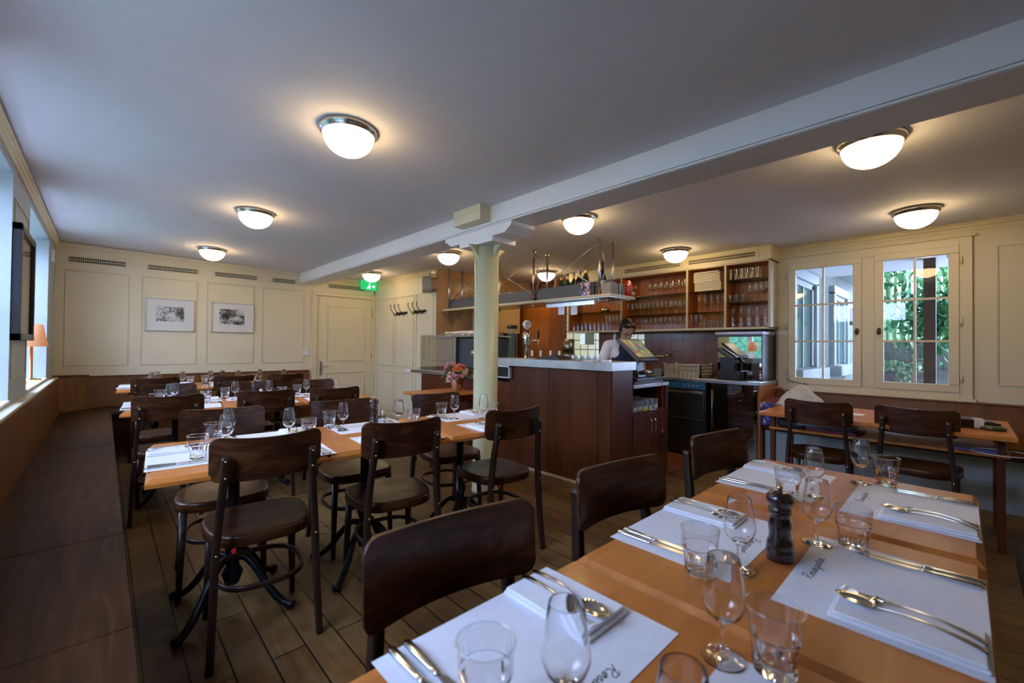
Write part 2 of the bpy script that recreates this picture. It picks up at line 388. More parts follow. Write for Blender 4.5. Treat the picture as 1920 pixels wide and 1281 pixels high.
# beam, saddle, column
m = MB(); m.box(2.265, 2.52, YF, YB, 2.22, 2.5, .004)
m.box(2.257, 2.265, YF, YB, 2.222, 2.232); m.box(2.253, 2.265, YF, YB, 2.236, 2.246)
struct('trim_8', m, BEAMW)
sad = [(3.28, 2.22), (3.28, 2.19), (3.25, 2.178), (3.215, 2.155), (3.18, 2.14), (3.06, 2.14), (3.06, 2.10), (2.62, 2.10), (2.62, 2.14), (2.48, 2.14), (2.455, 2.155), (2.42, 2.178), (2.40, 2.19), (2.40, 2.22)]
struct('trim_9', MB().prism(sad, 2.262, 2.523, 'x'), BEAMW)
struct('trim_10', MB().box(2.155, 2.265, 2.65, 3.01, 2.26, 2.39, .003).box(2.151, 2.155, 2.645, 3.015, 2.33, 2.336), CREAM)
colm = MB().lathe([(.112, 0), (.112, .02), (.105, .025), (.105, 2.10)], 40, (2.40, 2.85, 0)).build('column', SAGE); colm['kind'] = 'structure'
m = MB()
for k in range(4):
    M = Matrix.Translation((2.40, 2.85, 0)) @ Matrix.Rotation(PI/2*k+PI/2*0, 4, 'Z')
    pf = [(.09, 1.99), (.105, 1.99)] + [(.105+.09*(i/6)**1.6, 1.99+.11*(i/6)) for i in range(1, 7)] + [(.09, 2.10)]
    m.prism(pf, -.016, .016, 'y', mtx=M)
struct('trim_11', m, SAGE)

# ------------------------------------------------------------------ left windows
FRAMEW = mat('white window paint', (.72, .75, .74), .4)
def casement(m, mg, x, y0, y1, z0, z1, cols=2, rows=3, fr=.055, dep=.045, sgn=1):
    m.box(x, x+dep, y0, y1, z0, z0+fr, .004, seg=1); m.box(x, x+dep, y0, y1, z1-fr, z1, .004, seg=1)
    m.box(x, x+dep, y0, y0+fr, z0+fr, z1-fr, .004, seg=1); m.box(x, x+dep, y1-fr, y1, z0+fr, z1-fr, .004, seg=1)
    for i in range(1, cols):
        yy = y0+fr+(y1-y0-2*fr)*i/cols; m.box(x+.008, x+dep-.008, yy-.009, yy+.009, z0+fr, z1-fr)
    for i in range(1, rows):
        zz = z0+fr+(z1-z0-2*fr)*i/rows; m.box(x+.010, x+dep-.010, y0+fr, y1-fr, zz-.009, zz+.009)
    mg.box(x+dep/2-.002, x+dep/2+.002, y0+fr-.003, y1-fr+.003, z0+fr-.003, z1-fr+.003)
for i, (a, b) in enumerate(WINDOWS_L):
    m = MB(); g = MB(); c = (a+b)/2
    casement(m, g, -.84, a, c, .88, 2.28, 1, 2); casement(m, g, -.84, c, b, .88, 2.28, 1, 2)
    w = struct('window_%d' % (i+1), m, FRAMEW); p = g.build('pane', PANE, w)
    struct('trim_%d' % (20+i), MB().box(-.93, XL+.01, a, b, .855, .872, .003), BEAMW)
# curtain rail slot high in the far niche
tag(MB().box(-.75, -.735, 5.0, 6.2, 2.29, 2.3).build('curtain_rail', BLACK), 'thin dark curtain rail at the top of the far left window niche', 'rail')
# exterior on the left: hedge and ground
LEAF = noisy('hedge leaves', (.03, .12, .05), (.14, .32, .16), 14, .6, .01)
def leaf_cloud(name, n, fn, size, mt, parent=None):
    m = MB()
    for _ in range(n):
        p = fn(); R = Euler((random.uniform(0, 6.3), random.uniform(0, 6.3), random.uniform(0, 6.3))).to_matrix().to_4x4()
        s = size*random.uniform(.6, 1.3); M = Matrix.Translation(p) @ R
        m.add([(-s, 0, 0), (-.2*s, .38*s, .06*s), (s, 0, 0), (-.2*s, -.38*s, .06*s)], [(0, 1, 2), (0, 2, 3)], False, M)
    return m.build(name, mt, parent)
m = MB().box(-2.9, -2.25, -3, 9, 0, 1.95); 
hd = m.build('hedge', LEAF); tag(hd, 'green clipped hedge outside the left windows', 'hedge')
lf = leaf_cloud('leaf_cover', 9000, lambda: Vector((-2.25+random.uniform(-.05, .08), random.uniform(-3, 9), random.uniform(0, 2.0))), .045, LEAF, hd); lf['kind'] = 'stuff'
GROUND = noisy('pale paving', (.42, .42, .40), (.52, .52, .50), 5, .8)
struct('ground_left', MB().box(-6, XL-.5, -6, 12, -.15, -.05), GROUND)
struct('ground_right', MB().box(7.7, 18, 1.2, 12, -.15, -.05).box(5.65, 18, -8, 2.5, -.15, -.05), GROUND)

# ------------------------------------------------------------------ right windows
def right_window():
    m = MB(); x = XR-.012
    # outer frame
    m.box(x-.02, x+.06, 1.335, 1.435, .825, 2.255, .003); m.box(x-.02, x+.06, -.06, .02, .825, 2.255, .003)
    m.box(x-.02, x+.058, .02, 1.335, 2.17, 2.255, .003); m.box(x-.02, x+.058, .02, 1.335, .825, .875, .003)
    m.box(x-.015, x+.06, .60, .70, .875, 2.17, .003)
    m.box(x-.045, x, -.08, 1.45, .795, .825, .004)
    m.box(x-.035, x, -.08, 1.45, 2.255, 2.275, .003)
    f = struct('window_5', m, CREAM)
    for k, (a, b) in enumerate(((.70, 1.335), (.02, .60))):
        s = MB(); g = MB(); casement(s, g, x-.03, a, b, .872, 2.185, 2, 3, .068, .05)
        so = s.build('sash', CREAM, f); g.build('pane', PANE, so)
        kn = MB().ball((x-.045, (.735 if k == 0 else .565), 1.43), .022, 12, (.6, .8, 1.6)).build('handle', mat('aged bronze', (.10, .08, .05), .4, .8), so)
        hh = MB()
        for z in (1.0, 1.5, 2.05): hh.tube([(x-.03, 1.345 if k == 0 else .008, z-.035), (x-.03, 1.345 if k == 0 else .008, z+.035)], .009, 8)
        hh.build('hinge', CREAM, so)
    st = MB().tube([(x-.04, 1.33, .90), (x-.055, 1.15, .875)], .006, 8).ball((x-.045, 1.33, .925), .014, 10).build('window_stay', STEEL, f)
right_window()
# outside the right windows: stucco house wing, bamboo, fence, post
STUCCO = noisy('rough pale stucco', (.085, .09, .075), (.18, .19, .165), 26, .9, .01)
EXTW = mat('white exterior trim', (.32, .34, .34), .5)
wg = thing('house_wing', 'pale stucco house wall with white framed windows seen through the left window', 'building', (0, 0, 0))
m = MB(); m.box(5.8, 12.5, 1.6, 1.8, 0, 3.1); m.build('wall', STUCCO, wg)
MB().box(5.8, 12.7, 1.35, 1.6, 2.62, 2.72).box(5.8, 12.7, 1.2, 1.6, 2.78, 2.95).build('eaves', EXTW, wg)
for a, b in ((6.55, 7.95), (9.1, 10.5)):
    f = MB()
    f.box(a, b, 1.52, 1.6, 2.22, 2.36).box(a, a+.14, 1.52, 1.6, .98, 2.24).box(b-.14, b, 1.52, 1.6, .98, 2.24).box(a+.14, b-.14, 1.56, 1.6, 2.14, 2.22).box(b-.24, b-.14, 1.56, 1.6, 1.0, 2.2).box((a+b)/2-.03, (a+b)/2+.03, 1.57, 1.6, 1.0, 2.2)
    fo = f.build('window', EXTW, wg)
    MB().box(a+.12, b-.12, 1.585, 1.597, 1.0, 2.2).build('pane', mat('dark window glass', (.08, .12, .11), .05), fo)
    MB().box(a-.1, b+.1, 1.40, 1.6, .80, .98, .01).build('window_sill', EXTW, fo)
MB().box(10.95, 11.1, 1.45, 1.6, 1.75, 2.1, .02).build('wall_lantern', DARKGREY, wg)
tag(MB().box(5.70, 9.3, -4.5, 1.55, 3.05, 3.12).build('sky_blocker_canopy', mat('pale sky blocker', (.35, .36, .34), .8)), 'added unseen canopy blocking sky light over the courtyard outside the right windows', 'canopy')  # unseen canopy, added to keep sky light off the stucco wing
STEM = noisy('bamboo stem', (.22, .36, .14), (.42, .52, .26), 6, .4)
FENCEW = noisy('weathered fence wood', (.13, .115, .10), (.22, .20, .18), 9, .8)
BLEAF = mat('bright foliage', (.05, .22, .07), .5)
def bamboo(i, x, y, r, lean):
    m = MB(); h = 3.9; pts = [(x+lean*t*.5, y+lean*t*t*.25, h*t) for t in [k/14 for k in range(15)]]
    m.tube(pts, r, 8)
    for k in range(1, 13):
        p = Vector(pts[k]); m.lathe([(r, -.006), (r*1.12, 0), (r, .006)], 8, p)
    o = m.build('bamboo', STEM)
    return tag(o, ['slim', 'thick'][r > .035]+' green bamboo stem behind the garden fence, '+ordn(39-i)+' from the left', 'bamboo', 'bamboo stems behind the fence')
for i in range(39):
    bamboo(i, 10.1+.55*(i % 3)+random.uniform(-.08, .08), -.10+i*.0305, random.choice((.020, .028, .040)), random.uniform(-.06, .06))
gh = MB().box(12.9, 13.3, -2.5, 3.0, -.1, 2.35).build('added_hedge_backdrop', noisy('pale hedge green', (.03, .07, .03), (.10, .17, .09), 9, .8, .01)); tag(gh, 'added pale green hedge backdrop covering white sky behind the bamboo stems', 'hedge')  # backdrop hedge added to cut the white sky between the stems
bf = leaf_cloud('bamboo_foliage', 700, lambda: Vector((9.85+random.uniform(-.12, .12), random.uniform(-.3, 1.1), random.uniform(1.6, 3.6))), .085, BLEAF); bf['kind'] = 'stuff'; tag(bf, 'green leaf sprays hanging among the bamboo stems', 'leaves')
fn = thing('garden_fence', 'grey weathered plank fence with rounded tops below the bamboo', 'fence', (9.3, 0, 0))
for k in range(7):
    y = -.45+k*.2; pf = [(y, 0), (y+.197, 0), (y+.197, 1.28), (y+.16, 1.38), (y+.098, 1.42), (y+.035, 1.38), (y, 1.28)]
    MB().prism(pf, -.01, .012, 'x').build('plank', FENCEW, fn)
MB().box(-.05, -.01, -.45, .95, .98, 1.06).build('rail', FENCEW, fn)
iv = leaf_cloud('ivy', 260, lambda: (lambda y: Vector((9.17+random.uniform(-.03, .03), y, 1.06-random.random()**1.4*(.14+.45*max(0, 1-abs(y-.62)/.12)))))(random.uniform(.45, 1.0)), .045, mat('pale ivy leaf', (.30, .44, .25), .5)); iv['kind'] = 'stuff'
tag(iv, 'pale variegated ivy trailing over the garden fence', 'ivy')
sh = leaf_cloud('shrub', 700, lambda: Vector((8.9+random.uniform(-.12, .12), .25+random.gauss(0, .2), min(2.1, 1.7+random.gauss(0, .25)))), .075, BLEAF); sh['kind'] = 'stuff'
MB().tube(smooth_path([(8.9, .338, -.05), (8.92, .33, .9), (8.88, .30, 1.8)]), .012, 6).build('shrub_stem', STEM, sh)
tag(sh, 'bright green leafy shrub crossing the middle of the right window', 'shrub')
tag(MB().box(7.3, 7.45, .225, .335, 0, 2.7).build('timber_post', noisy('dark brown timber', (.05, .025, .015), (.08, .04, .02), 9, .6)), 'dark brown timber post standing outside the right window', 'post')
tag(MB().prism([(6.6, 2.25), (9.0, 2.75), (9.0, 2.78), (6.6, 2.28)], -2.0, .12, 'y').build('awning', mat('pale canvas', (.5, .55, .52), .8)), 'pale canvas awning at the top right of the right window', 'awning')

# ------------------------------------------------------------------ benches and wainscot
bl = thing('wall_bench', 'long brown wooden bench with panelled back running under the left windows', 'bench', (0, 0, 0))
def strip(m, prof, y0, y1): m.prism(prof, y0, y1, 'y')
m = MB(); ys = [YF+.01, .55, 1.6, 2.41, 4.6, 6.70]
for a, b in zip(ys[:-1], ys[1:]): m.box(-.36, .074, a+.001, b-.001, .415, .45, .004, seg=1)
m.build('seat', BENCHW, bl)
MB().box(.03, .05, YF+.01, 6.9, 0, .415).build('front_panel', PANELW, bl)
m = MB(); ys = [YF+.01, .9, 3.0, 5.0, 6.98]
for a, b in zip(ys[:-1], ys[1:]): m.prism([(-.345, .45), (-.375, .83), (-.395, .83), (-.365, .45)], a+.001, b-.001, 'y')
m.build('backrest', PANELW, bl)
MB().box(-.43, -.365, YF+.01, 7.0, .83, .85, .004).build('cap_rail', noisy('worn pale cap rail', (.50, .46, .33), (.58, .53, .38), 6, .35), bl)
bb = thing('corner_bench', 'brown wooden bench with panelled back along the far cream wall', 'bench', (0, 0, 0))
MB().box(-.36, 2.40, 6.71, 7.20, .415, .45, .004, seg=1).build('seat', BENCHW, bb)
MB().box(.05, 2.38, 6.86, 6.88, 0, .415).build('front_panel', PANELW, bb)
m = MB(); xs = [-.12, .75, 1.6, 2.42]
for a, b in zip(xs[:-1], xs[1:]): m.prism([(7.26, .45), (7.31, .82), (7.335, .82), (7.30, .45)], a+.001, b-.001, 'x')
m.build('backrest', PANELW, bb)
m = MB(); m.add([(-.345, 6.98, .45), (-.08, 7.26, .45), (-.12, 7.31, .83), (-.385, 7.0, .83), (-.37, 7.02, .45), (-.1, 7.3, .45), (-.14, 7.335, .83), (-.42, 7.05, .83)],
    [(0, 1, 2, 3), (4, 5, 6, 7), (0, 1, 5, 4), (1, 2, 6, 5), (2, 3, 7, 6), (3, 0, 4, 7)])
m.build('corner_panel', PANELW, bb)
MB().box(-.14, 2.42, 7.30, 7.339, .82, .835, .003).box(-.43, -.12, 7.29, 7.339, .83, .85).build('cap_rail', PANELW, bb)
br = thing('window_bench', 'brown panelled bench below the right windows behind the cluttered table', 'bench', (0, 0, 0))
MB().prism([(5.35, .45), (5.44, .79), (5.46, .79), (5.40, .45)], YF+.02, 1.44, 'y').build('backrest', PANELW, br)
MB().box(4.98, 5.42, YF+.02, 1.43, .41, .45, .004).build('seat', BENCHW, br)
MB().box(5.03, 5.05, YF+.02, 1.43, 0, .41).build('front_panel', noisy('pale grey paint', (.34, .40, .40), (.38, .44, .44), 5, .5), br)
MB().box(5.43, 5.52, YF+.02, 1.44, .785, .80, .003).build('cap_rail', PANELW, br)

# ------------------------------------------------------------------ door, vents, wall fittings
def door():
    f = MB(); z = YB-.012
    f.box(2.475, 2.53, YB-.03, YB+.04, 0, 2.06, .004, seg=1).box(3.495, 3.54, YB-.03, YB+.04, 0, 2.06, .004, seg=1).box(2.475, 3.54, YB-.03, YB+.04, 2.06, 2.119, .004, seg=1).box(2.455, 2.475, YB-.036, YB-.0, 0, 2.12).box(2.455, 3.54, YB-.036, YB-.0, 2.12, 2.14)
    fo = struct('door_1', f, CREAM)
    l = MB(); x0, x1 = 2.535, 3.49
    l.box(x0, x1, YB-.005, YB+.035, .01, 2.055)
    l.build('door_leaf', CREAM, fo)
    b = MB(); bead_rect(b, 'y', YB-.005, 2.68, 3.35, .97, 1.91, .02, .012); bead_rect(b, 'y', YB-.005, 2.68, 3.35, .12, .79, .02, .012); b.build('panel_moulding', CREAM, fo)
    h = MB().box(2.59, 2.625, YB-.014, YB-.004, .74, .97, .002).tube([(2.607, YB-.014, .885), (2.607, YB-.055, .885), (2.72, YB-.055, .885)], .008, 8).ball((2.607, YB-.02, .79), .012, 8)
    h.build('door_handle', STEEL, fo)
    g = MB()
    for zz in (1.75, 1.0): g.tube([(3.492, YB-.015, zz), (3.492, YB-.015, zz+.16)], .008, 8)
    g.build('hinge', BRASS, fo)
door()
VENTD = mat('dark vent slot', (.012, .011, .010), .8)
def vent(axis, c, a0, a1, z0, z1, label, grp, n):
    t = thing('wall_vent', label, 'vent', (0, 0, 0), 0, grp); fr = MB(); bk = MB(); sl = MB(); s = -1
    def bx(m, p, q, d0, d1, r, u):
        if axis == 'y': m.box(p, q, c-d1, c-d0, r, u)
        else: m.box(c-d1, c-d0, p, q, r, u)
    bx(fr, a0-.03, a1+.03, 0, .006, z1, z1+.022); bx(fr, a0-.03, a1+.03, 0, .006, z0-.022, z0); bx(fr, a0-.03, a0, 0, .006, z0, z1); bx(fr, a1, a1+.03, 0, .006, z0, z1)
    bx(bk, a0, a1, 0, .002, z0, z1)
    for i in range(n):
        p = a0+(a1-a0)*(i+.5)/n; bx(sl, p-.0026, p+.0026, .002, .005, z0, z1)
    bx(sl, a0, a1, .002, .005, (z0+z1)/2-.003, (z0+z1)/2+.003)
    fr.build('frame', CREAM, t); bk.build('duct_opening', VENTD, t); sl.build('slats', CREAM, t)
for a, b, w in ((-.32, .187, 'above the empty panel next to the left corner'), (.40, .933, 'above the left framed drawing'), (1.13, 1.66, 'above the right framed drawing'), (1.87, 2.195, 'short one left of the beam end'), (2.717, 3.351, 'above the cream door')):
    vent('y', YB, a, b, 2.207, 2.267, 'cream slotted air vent ' + w, 'air vents on the far wall', int((b-a)/.0175))
bulk = MB().box(5.215, XR, 1.43, 4.23, 2.23, ZC, .002).build('bulkhead', CREAM); bulk['kind'] = 'structure'; bulk.name = 'trim_12'
for a, b, w in ((2.44, 3.23, 'left one above the glass cabinet'), (1.58, 2.33, 'right one above the glass cabinet')):
    vent('x', 5.215, a, b, 2.272, 2.325, 'long slotted air vent, ' + w, 'air vents over the glass cabinet', int((b-a)/.0175))
# framed drawings on the far wall
def ink_drawing(name, seed):
    m = mat(name, rough=.8); L = m.node_tree.links.new; tc = N(m, 'ShaderNodeTexCoord'); mp = N(m, 'ShaderNodeMapping')
    mp.inputs['Location'].default_value = (seed, 0, seed*2); mp.inputs['Scale'].default_value = (1, 1, 1.4); L(tc.outputs['Object'], mp.inputs[0])
    n1 = N(m, 'ShaderNodeTexNoise'); n1.inputs['Scale'].default_value = 14; n1.inputs['Detail'].default_value = 8; n1.inputs['Distortion'].default_value = 5; L(mp.outputs[0], n1.inputs['Vector'])
    n2 = N(m, 'ShaderNodeTexNoise'); n2.inputs['Scale'].default_value = 5; n2.inputs['Detail'].default_value = 3; L(mp.outputs[0], n2.inputs['Vector'])
    a = N(m, 'ShaderNodeMath', operation='MULTIPLY'); L(n1.outputs[0], a.inputs[0]); L(n2.outputs[0], a.inputs[1])
    r = ramp(m, [(.20, (.03, .03, .03)), (.235, (.30, .30, .29)), (.27, (.62, .62, .57)), (.3, (.70, .70, .64))]); L(a.outputs[0], r.inputs[0]); L(r.outputs[0], m.node_tree.nodes['Principled BSDF'].inputs['Base Color']); return m
def picture(cx, cz, w, h, iw, ih, label, seed, ox=0, oz=0):
    t = thing('framed_drawing', label, 'picture', (cx, YB, cz))
    f = MB()
    for a, b, c, d in ((-w/2, w/2, h/2-.012, h/2), (-w/2, w/2, -h/2, -h/2+.012), (-w/2, -w/2+.012, -h/2, h/2), (w/2-.012, w/2, -h/2, h/2)): f.box(a, b, -.028, -.002, c, d, .001, seg=1)
    f.build('frame', mat('silver frame', (.62, .60, .52), .35, .3), t)
    MB().box(-w/2+.01, w/2-.01, -.014, -.004, -h/2+.01, h/2-.01).build('mount', mat('off white mount', (.74, .73, .66), .8), t)
    MB().box(-iw/2+ox, iw/2+ox, -.0155, -.0145, -ih/2+oz, ih/2+oz).build('drawing', ink_drawing('ink drawing %d' % seed, seed), t)
    MB().box(-w/2+.012, w/2-.012, -.0215, -.0205, -h/2+.012, h/2-.012).build('glazing', PICGL, t)
picture(.64, 1.623, .52, .435, .295, .195, 'thin framed ink drawing on the far wall, the left one catching lamp reflections', 3, 0, .01)
picture(1.355, 1.623, .53, .43, .31, .22, 'thin framed ink drawing on the far wall, the right one nearer the door', 8, -.01, .01)
t = thing('framed_picture', 'black framed tall picture on the pier between the left windows', 'picture', (XL, 0, 0))
f = MB()
for a, b, c, d in ((4.13, 4.9, 1.955, 2.0), (4.13, 4.9, 1.25, 1.295), (4.13, 4.19, 1.25, 2.0), (4.84, 4.9, 1.25, 2.0)): f.box(.0, .042, a, b, c, d, .002, seg=1)
f.build('frame', BLACK, t); MB().box(.004, .012, 4.15, 4.88, 1.27, 1.98).build('print', mat('cream print', (.55, .52, .38), .6), t)
MB().box(.028, .030, 4.18, 4.85, 1.28, 1.97).build('glazing', PICGL, t)
sw = thing('light_switch', 'white light switch on the far wall left of the door', 'switch', (2.37, YB, 1.11))
MB().box(-.042, .042, -.010, 0, -.045, .045, .004).build('plate', WHITEC, sw); MB().box(-.018, .018, -.016, -.008, -.018, .018, .003).build('rocker', WHITEC, sw)
tag(MB().box(-.43+.0, -.40, 6.72, 6.80, 2.10, 2.24, .006).build('wall_sensor', WHITEC), 'small white sensor box high in the far left corner', 'sensor')
# green escape sign behind the ceiling lamp
EXITG = mat('lit green sign', (.01, .25, .08), .4, 0, 0, (.01, .42, .13), .55); EXITW = mat('lit sign white', (.8, .9, .8), .4, 0, 0, (.7, .9, .75), .8)
t = thing('exit_sign', 'green emergency exit sign hanging in the far corner above the door', 'sign', (3.36, 7.2, 2.29), .25)
MB().box(-.16, .16, -.02, .02, -.075, .085, .003).build('housing', EXITG, t)
m = MB(); m.box(-.02, .012, -.023, -.0205, -.055, .01); m.ball((.0, -.022, .035), .014, 8, (1, .1, 1))
m.prism([(-.02, -.01), (-.06, -.05), (-.05, -.06), (-.01, -.03)], -.023, -.0205, 'y').prism([(.05, .0), (.09, .0), (.09, .02), (.12, -.01), (.09, -.04), (.09, -.02), (.05, -.02)], -.023, -.0205, 'y')
m.build('running_figure_and_arrow', EXITW, t); MB().tube([(0, 0, .085), (0, 0, .09)], .01).build('mount', WHITEC, t)
# coat hooks
def hooks(y0, label):
    t = thing('coat_rack', label, 'coat hooks', (3.544, 0, 0), 0, 'coat hooks on the cream wall'); 
    MB().box(-.014, 0, y0-.18, y0+.18, 1.755, 1.795, .003).build('rail', BLACK, t)
    for k in (-.13, 0, .13):
        y = y0+k
        h = MB().tube(smooth_path([(-.012, y, 1.77), (-.05, y, 1.76), (-.09, y+.01, 1.79), (-.12, y+.03, 1.86), (-.115, y+.035, 1.90)]), .006, 6).ball((-.115, y+.035, 1.905), .010, 8)
        h.tube(smooth_path([(-.012, y, 1.765), (-.045, y, 1.735), (-.07, y, 1.745), (-.075, y, 1.77)]), .006, 6); h.build('hook', IRON, t)
hooks(6.36, 'black iron coat rack of three hooks, the one nearer the door'); hooks(5.8, 'black iron coat rack of three hooks, the one nearer the loudspeaker')
tag(MB().box(3.539, 3.544, 6.0, 6.22, .83, .865).build('wall_label', PAPER), 'small white label stuck on the cream panelled wall', 'label')
t = thing('loudspeaker', 'grey rounded loudspeaker hanging on a bracket above the coat hooks', 'speaker', (3.42, 5.50, 2.15), -.5)
GREYP = noisy('grey speaker cloth', (.25, .26, .23), (.30, .31, .27), 60, .6)
MB().prism(rrect(.27, .22, .05), -.02, .10, 'x').build('grille', GREYP, t)
MB().prism(rrect(.25, .20, .05), .10, .19, 'x').build('housing', mat('brown speaker case', (.28, .14, .07), .5), t)
MB().box(-.024, -.019, -.10, -.075, .0, .03).build('badge', BLACK, t)
MB().tube([(.08, 0, .10), (.08, 0, .17), (.14, -.05, .17)], .012).box(.10, .16, -.09, -.0, .155, .19).build('bracket', STEEL, t)

# ------------------------------------------------------------------ ceiling lamps
def make_lamp():
    t = thing('ceiling_lamp', '', 'lamp')
    MB().lathe([(0, 0), (.147, 0), (.149, -.012), (.146, -.030), (.138, -.034), (.138, -.040), (.133, -.043), (.130, -.036), (0, -.03)], 48).build('rim', NICKEL, t)
    pr = [(.131*math.cos(a), -.038-.112*math.sin(a)) for a in [PI/2*i/12 for i in range(13)]]; pr[-1] = (0, pr[-1][1])
    MB().lathe([(0, -.036)]+pr, 40).build('glass_dome', MILK, t)
    return t
lampk = Kind(make_lamp)
for (x, y, w) in ((.945, 2.295, 'large near one over the front left tables'), (.955, 4.31, 'middle one of the left row'), (.95, 6.37, 'farthest one of the left row, before the panelled wall'),
                  (3.01, 6.36, 'beside the green exit sign'), (3.02, 4.31, 'left of the green column, over the small flower table'), (2.985, 2.31, 'right of the green column, in front of the bar'),
                  (2.985, .34, 'largest one beyond the beam at upper right'), (4.8, 4.31, 'behind the hanging bar shelf'), (4.76, 2.28, 'in front of the glass cabinet vents'), (4.73, .26, 'above the right window')):
    lampk.put((x, y, ZC+(.036 if x < 1 else 0)), 0, 'round nickel ceiling lamp, ' + w, 'ceiling lamps')
t = thing('kitchen_lamp', 'lit strip lamp on the kitchen ceiling beyond the bar', 'lamp', (6.5, 4.9, 2.5))
MB().box(-.06, .06, -.6, .6, -.06, .0, .01).build('tube_diffuser', mat('lit kitchen tube', (.9, .9, .7), .4, 0, 0, (.96, 1, .60), 22), t)
struct('ceiling_kitchen', MB().box(5.6, 7.7, 2.5, 6.7, 2.5, 2.6), CEIL)

# ------------------------------------------------------------------ chairs
def make_chair():
    t = thing('dining_chair', '', 'chair')
    # seat: rounded trapezoid with slightly dished top
    out = []
    n = 48
    for i in range(n):
        a = 2*PI*i/n; ca, sa = math.cos(a), math.sin(a); e = .55
        x = abs(ca)**e*(1 if ca > 0 else -1); y = abs(sa)**e*(1 if sa > 0 else -1)
        w = .205 if y > 0 else .205-.028*(-y); out.append((x*w, y*.20-.005))
    m = MB(); rings = [(.93, .405), (1.0, .412), (1.0, .447), (.985, .455), (.90, .455), (.6, .449), (.25, .446)]
    vs = [(x*s, y*s, z) for s, z in rings for x, y in out]; fs = []
    for j in range(len(rings)-1):
        for i in range(n): fs.append((j*n+i, j*n+(i+1) % n, (j+1)*n+(i+1) % n, (j+1)*n+i))
    fs += [tuple(range(n))[::-1], tuple((len(rings)-1)*n+i for i in range(n))]
    m.add([(x, y+.015, z+.018) for x, y, z in vs], fs, True); m.build('seat', CHAIRW, t)
    # backrest panel, concave towards the sitter
    m = MB(); W2, H = .205, .088; nx, nz = 22, 16; R = .48; th = .013
    def bp(u, v, d):
        # rounded corners by pulling in the outline
        x = u*W2; z = v*H
        rc = .034; lim = W2 if abs(z) < H-rc else W2-rc+math.sqrt(max(rc**2-(abs(z)-(H-rc))**2, 0))
        x = x*lim/W2 if abs(z) > H-rc else x; z2 = z+ .010*(1-u*u)*(-1 if v > 0 else -1)*abs(v)*(1 if v > 0 else .3)
        y = -.215+x*x/(2*R)*1.15-d; y += -.06*(z+H)
        return (x, y, .788+z2)
    vs = []; 
    for d in (0, th):
        for j in range(nz+1):
            for i in range(nx+1): vs.append(bp(math.sin(PI/2*(-1+2*i/nx)*.8)/math.sin(PI/2*.8), math.sin(PI/2*(-1+2*j/nz)), d))
    k = (nx+1)*(nz+1); fs = []
    for j in range(nz):
        for i in range(nx):
            a = j*(nx+1)+i; q = (a, a+1, a+nx+2, a+nx+1); fs.append(q); fs.append(tuple(k+v for v in q[::-1]))
    for i in range(nx): fs.append((i, k+i, k+i+1, i+1)); a = nz*(nx+1)+i; fs.append((a, a+1, k+a+1, k+a))
    for j in range(nz): a = j*(nx+1); fs.append((a, a+nx+1, k+a+nx+1, k+a)); a += nx; fs.append((a, k+a, k+a+nx+1, a+nx+1))
    m.add(vs, fs, True); o = m.build('backrest', CHAIRW, t)
    mod = o.modifiers.new('bevel', 'BEVEL'); mod.width = .003; mod.segments = 2; mod.limit_method = 'ANGLE'; mod.angle_limit = math.radians(50)
    sec = rrect(.026, .040, .006, 2); fsec = rrect(.032, .032, .008, 2)
    for s in (-1, 1):
        pts = smooth_path([(s*.195, -.240, 0), (s*.187, -.218, .2), (s*.180, -.205, .42), (s*.168, -.212, .6), (s*.158, -.2275, .72), (s*.155, -.2345, .805)], 5)
        sc = [(1, .72+.28*min(1, p[2]/.4) if p[2] < .4 else 1-.25*(p[2]-.4)/.42) for p in pts]
        MB().sweep(pts, sec, False, True, sc, up=(0, 1, 0)).build('leg', CHAIRB, t)
        pts = [(s*.178, .175, 0), (s*.172, .165, .2), (s*.165, .155, .43)]
        MB().sweep(pts, fsec, False, True, [.72, .9, 1.08], up=(0, 1, 0)).build('leg', CHAIRB, t)
    ring = [(.16*abs(math.cos(a))**.7*(1 if math.cos(a) > 0 else -1), -.02+.18*abs(math.sin(a))**.7*(1 if math.sin(a) > 0 else -1), .262) for a in [2*PI*i/32 for i in range(32)]]
    MB().sweep(ring, rrect(.014, .022, .004, 2), True).build('stretcher_ring', CHAIRB, t)
    sc = MB()
    for s in (-1, 1):
        for z, y in ((.725, -.2455), (.79, -.2505), (.43, -.2265)): sc.ball((s*(.156 if z > .5 else .178), y, z), .0055, 8, (1, .5, 1))
    sc.build('screws', BRASS, t)
    return t
chair = Kind(make_chair)
G1 = 'chairs around the left dining rows'
D = math.radians
LCH = [  # x, y of chair origin, facing angle (0 faces +Y), words
 (.516, 2.168, -4, 'largest at the front left row, red badge on seat edge'),
 (1.115, 2.105, -8, 'back to us, middle of the front left row'),
 (1.81, 2.045, -5, 'back to us, front left row, before the green column'),
 (.475, 2.72, 172, 'far side of the front left row, nearest the bench'),
 (1.165, 2.685, 178, 'far side of the front left row, in its middle'),
 (1.865, 2.64, 174, 'far side of the front left row, before the flower table'),
 (.36, 4.08, -5, 'back to us, middle left row, nearest the bench'),
 (.985, 4.06, -7, 'back to us, middle left row, in its middle'),
 (1.50, 3.965, -8, 'back to us, right end of the middle left row'),
 (.41, 4.80, 172, 'far side of the middle left row, nearest the bench'),
 (1.02, 4.74, 176, 'far side of the middle left row, behind its pepper mill'),
 (1.60, 4.60, 172, 'far side of the middle left row, at its right end'),
 (.43, 6.16, -6, 'back to us at the farthest left row, nearest the bench'),
 (1.14, 6.09, -6, 'back to us at the farthest left row, in its middle'),
 (1.70, 6.10, -6, 'back to us at the farthest left row, nearest the door')]
croots = []
for x, y, a, w in LCH: croots.append(chair.put((x, y, 0), D(a), 'dark bentwood chair ' + w, G1))
G2 = 'chairs along the front right row'
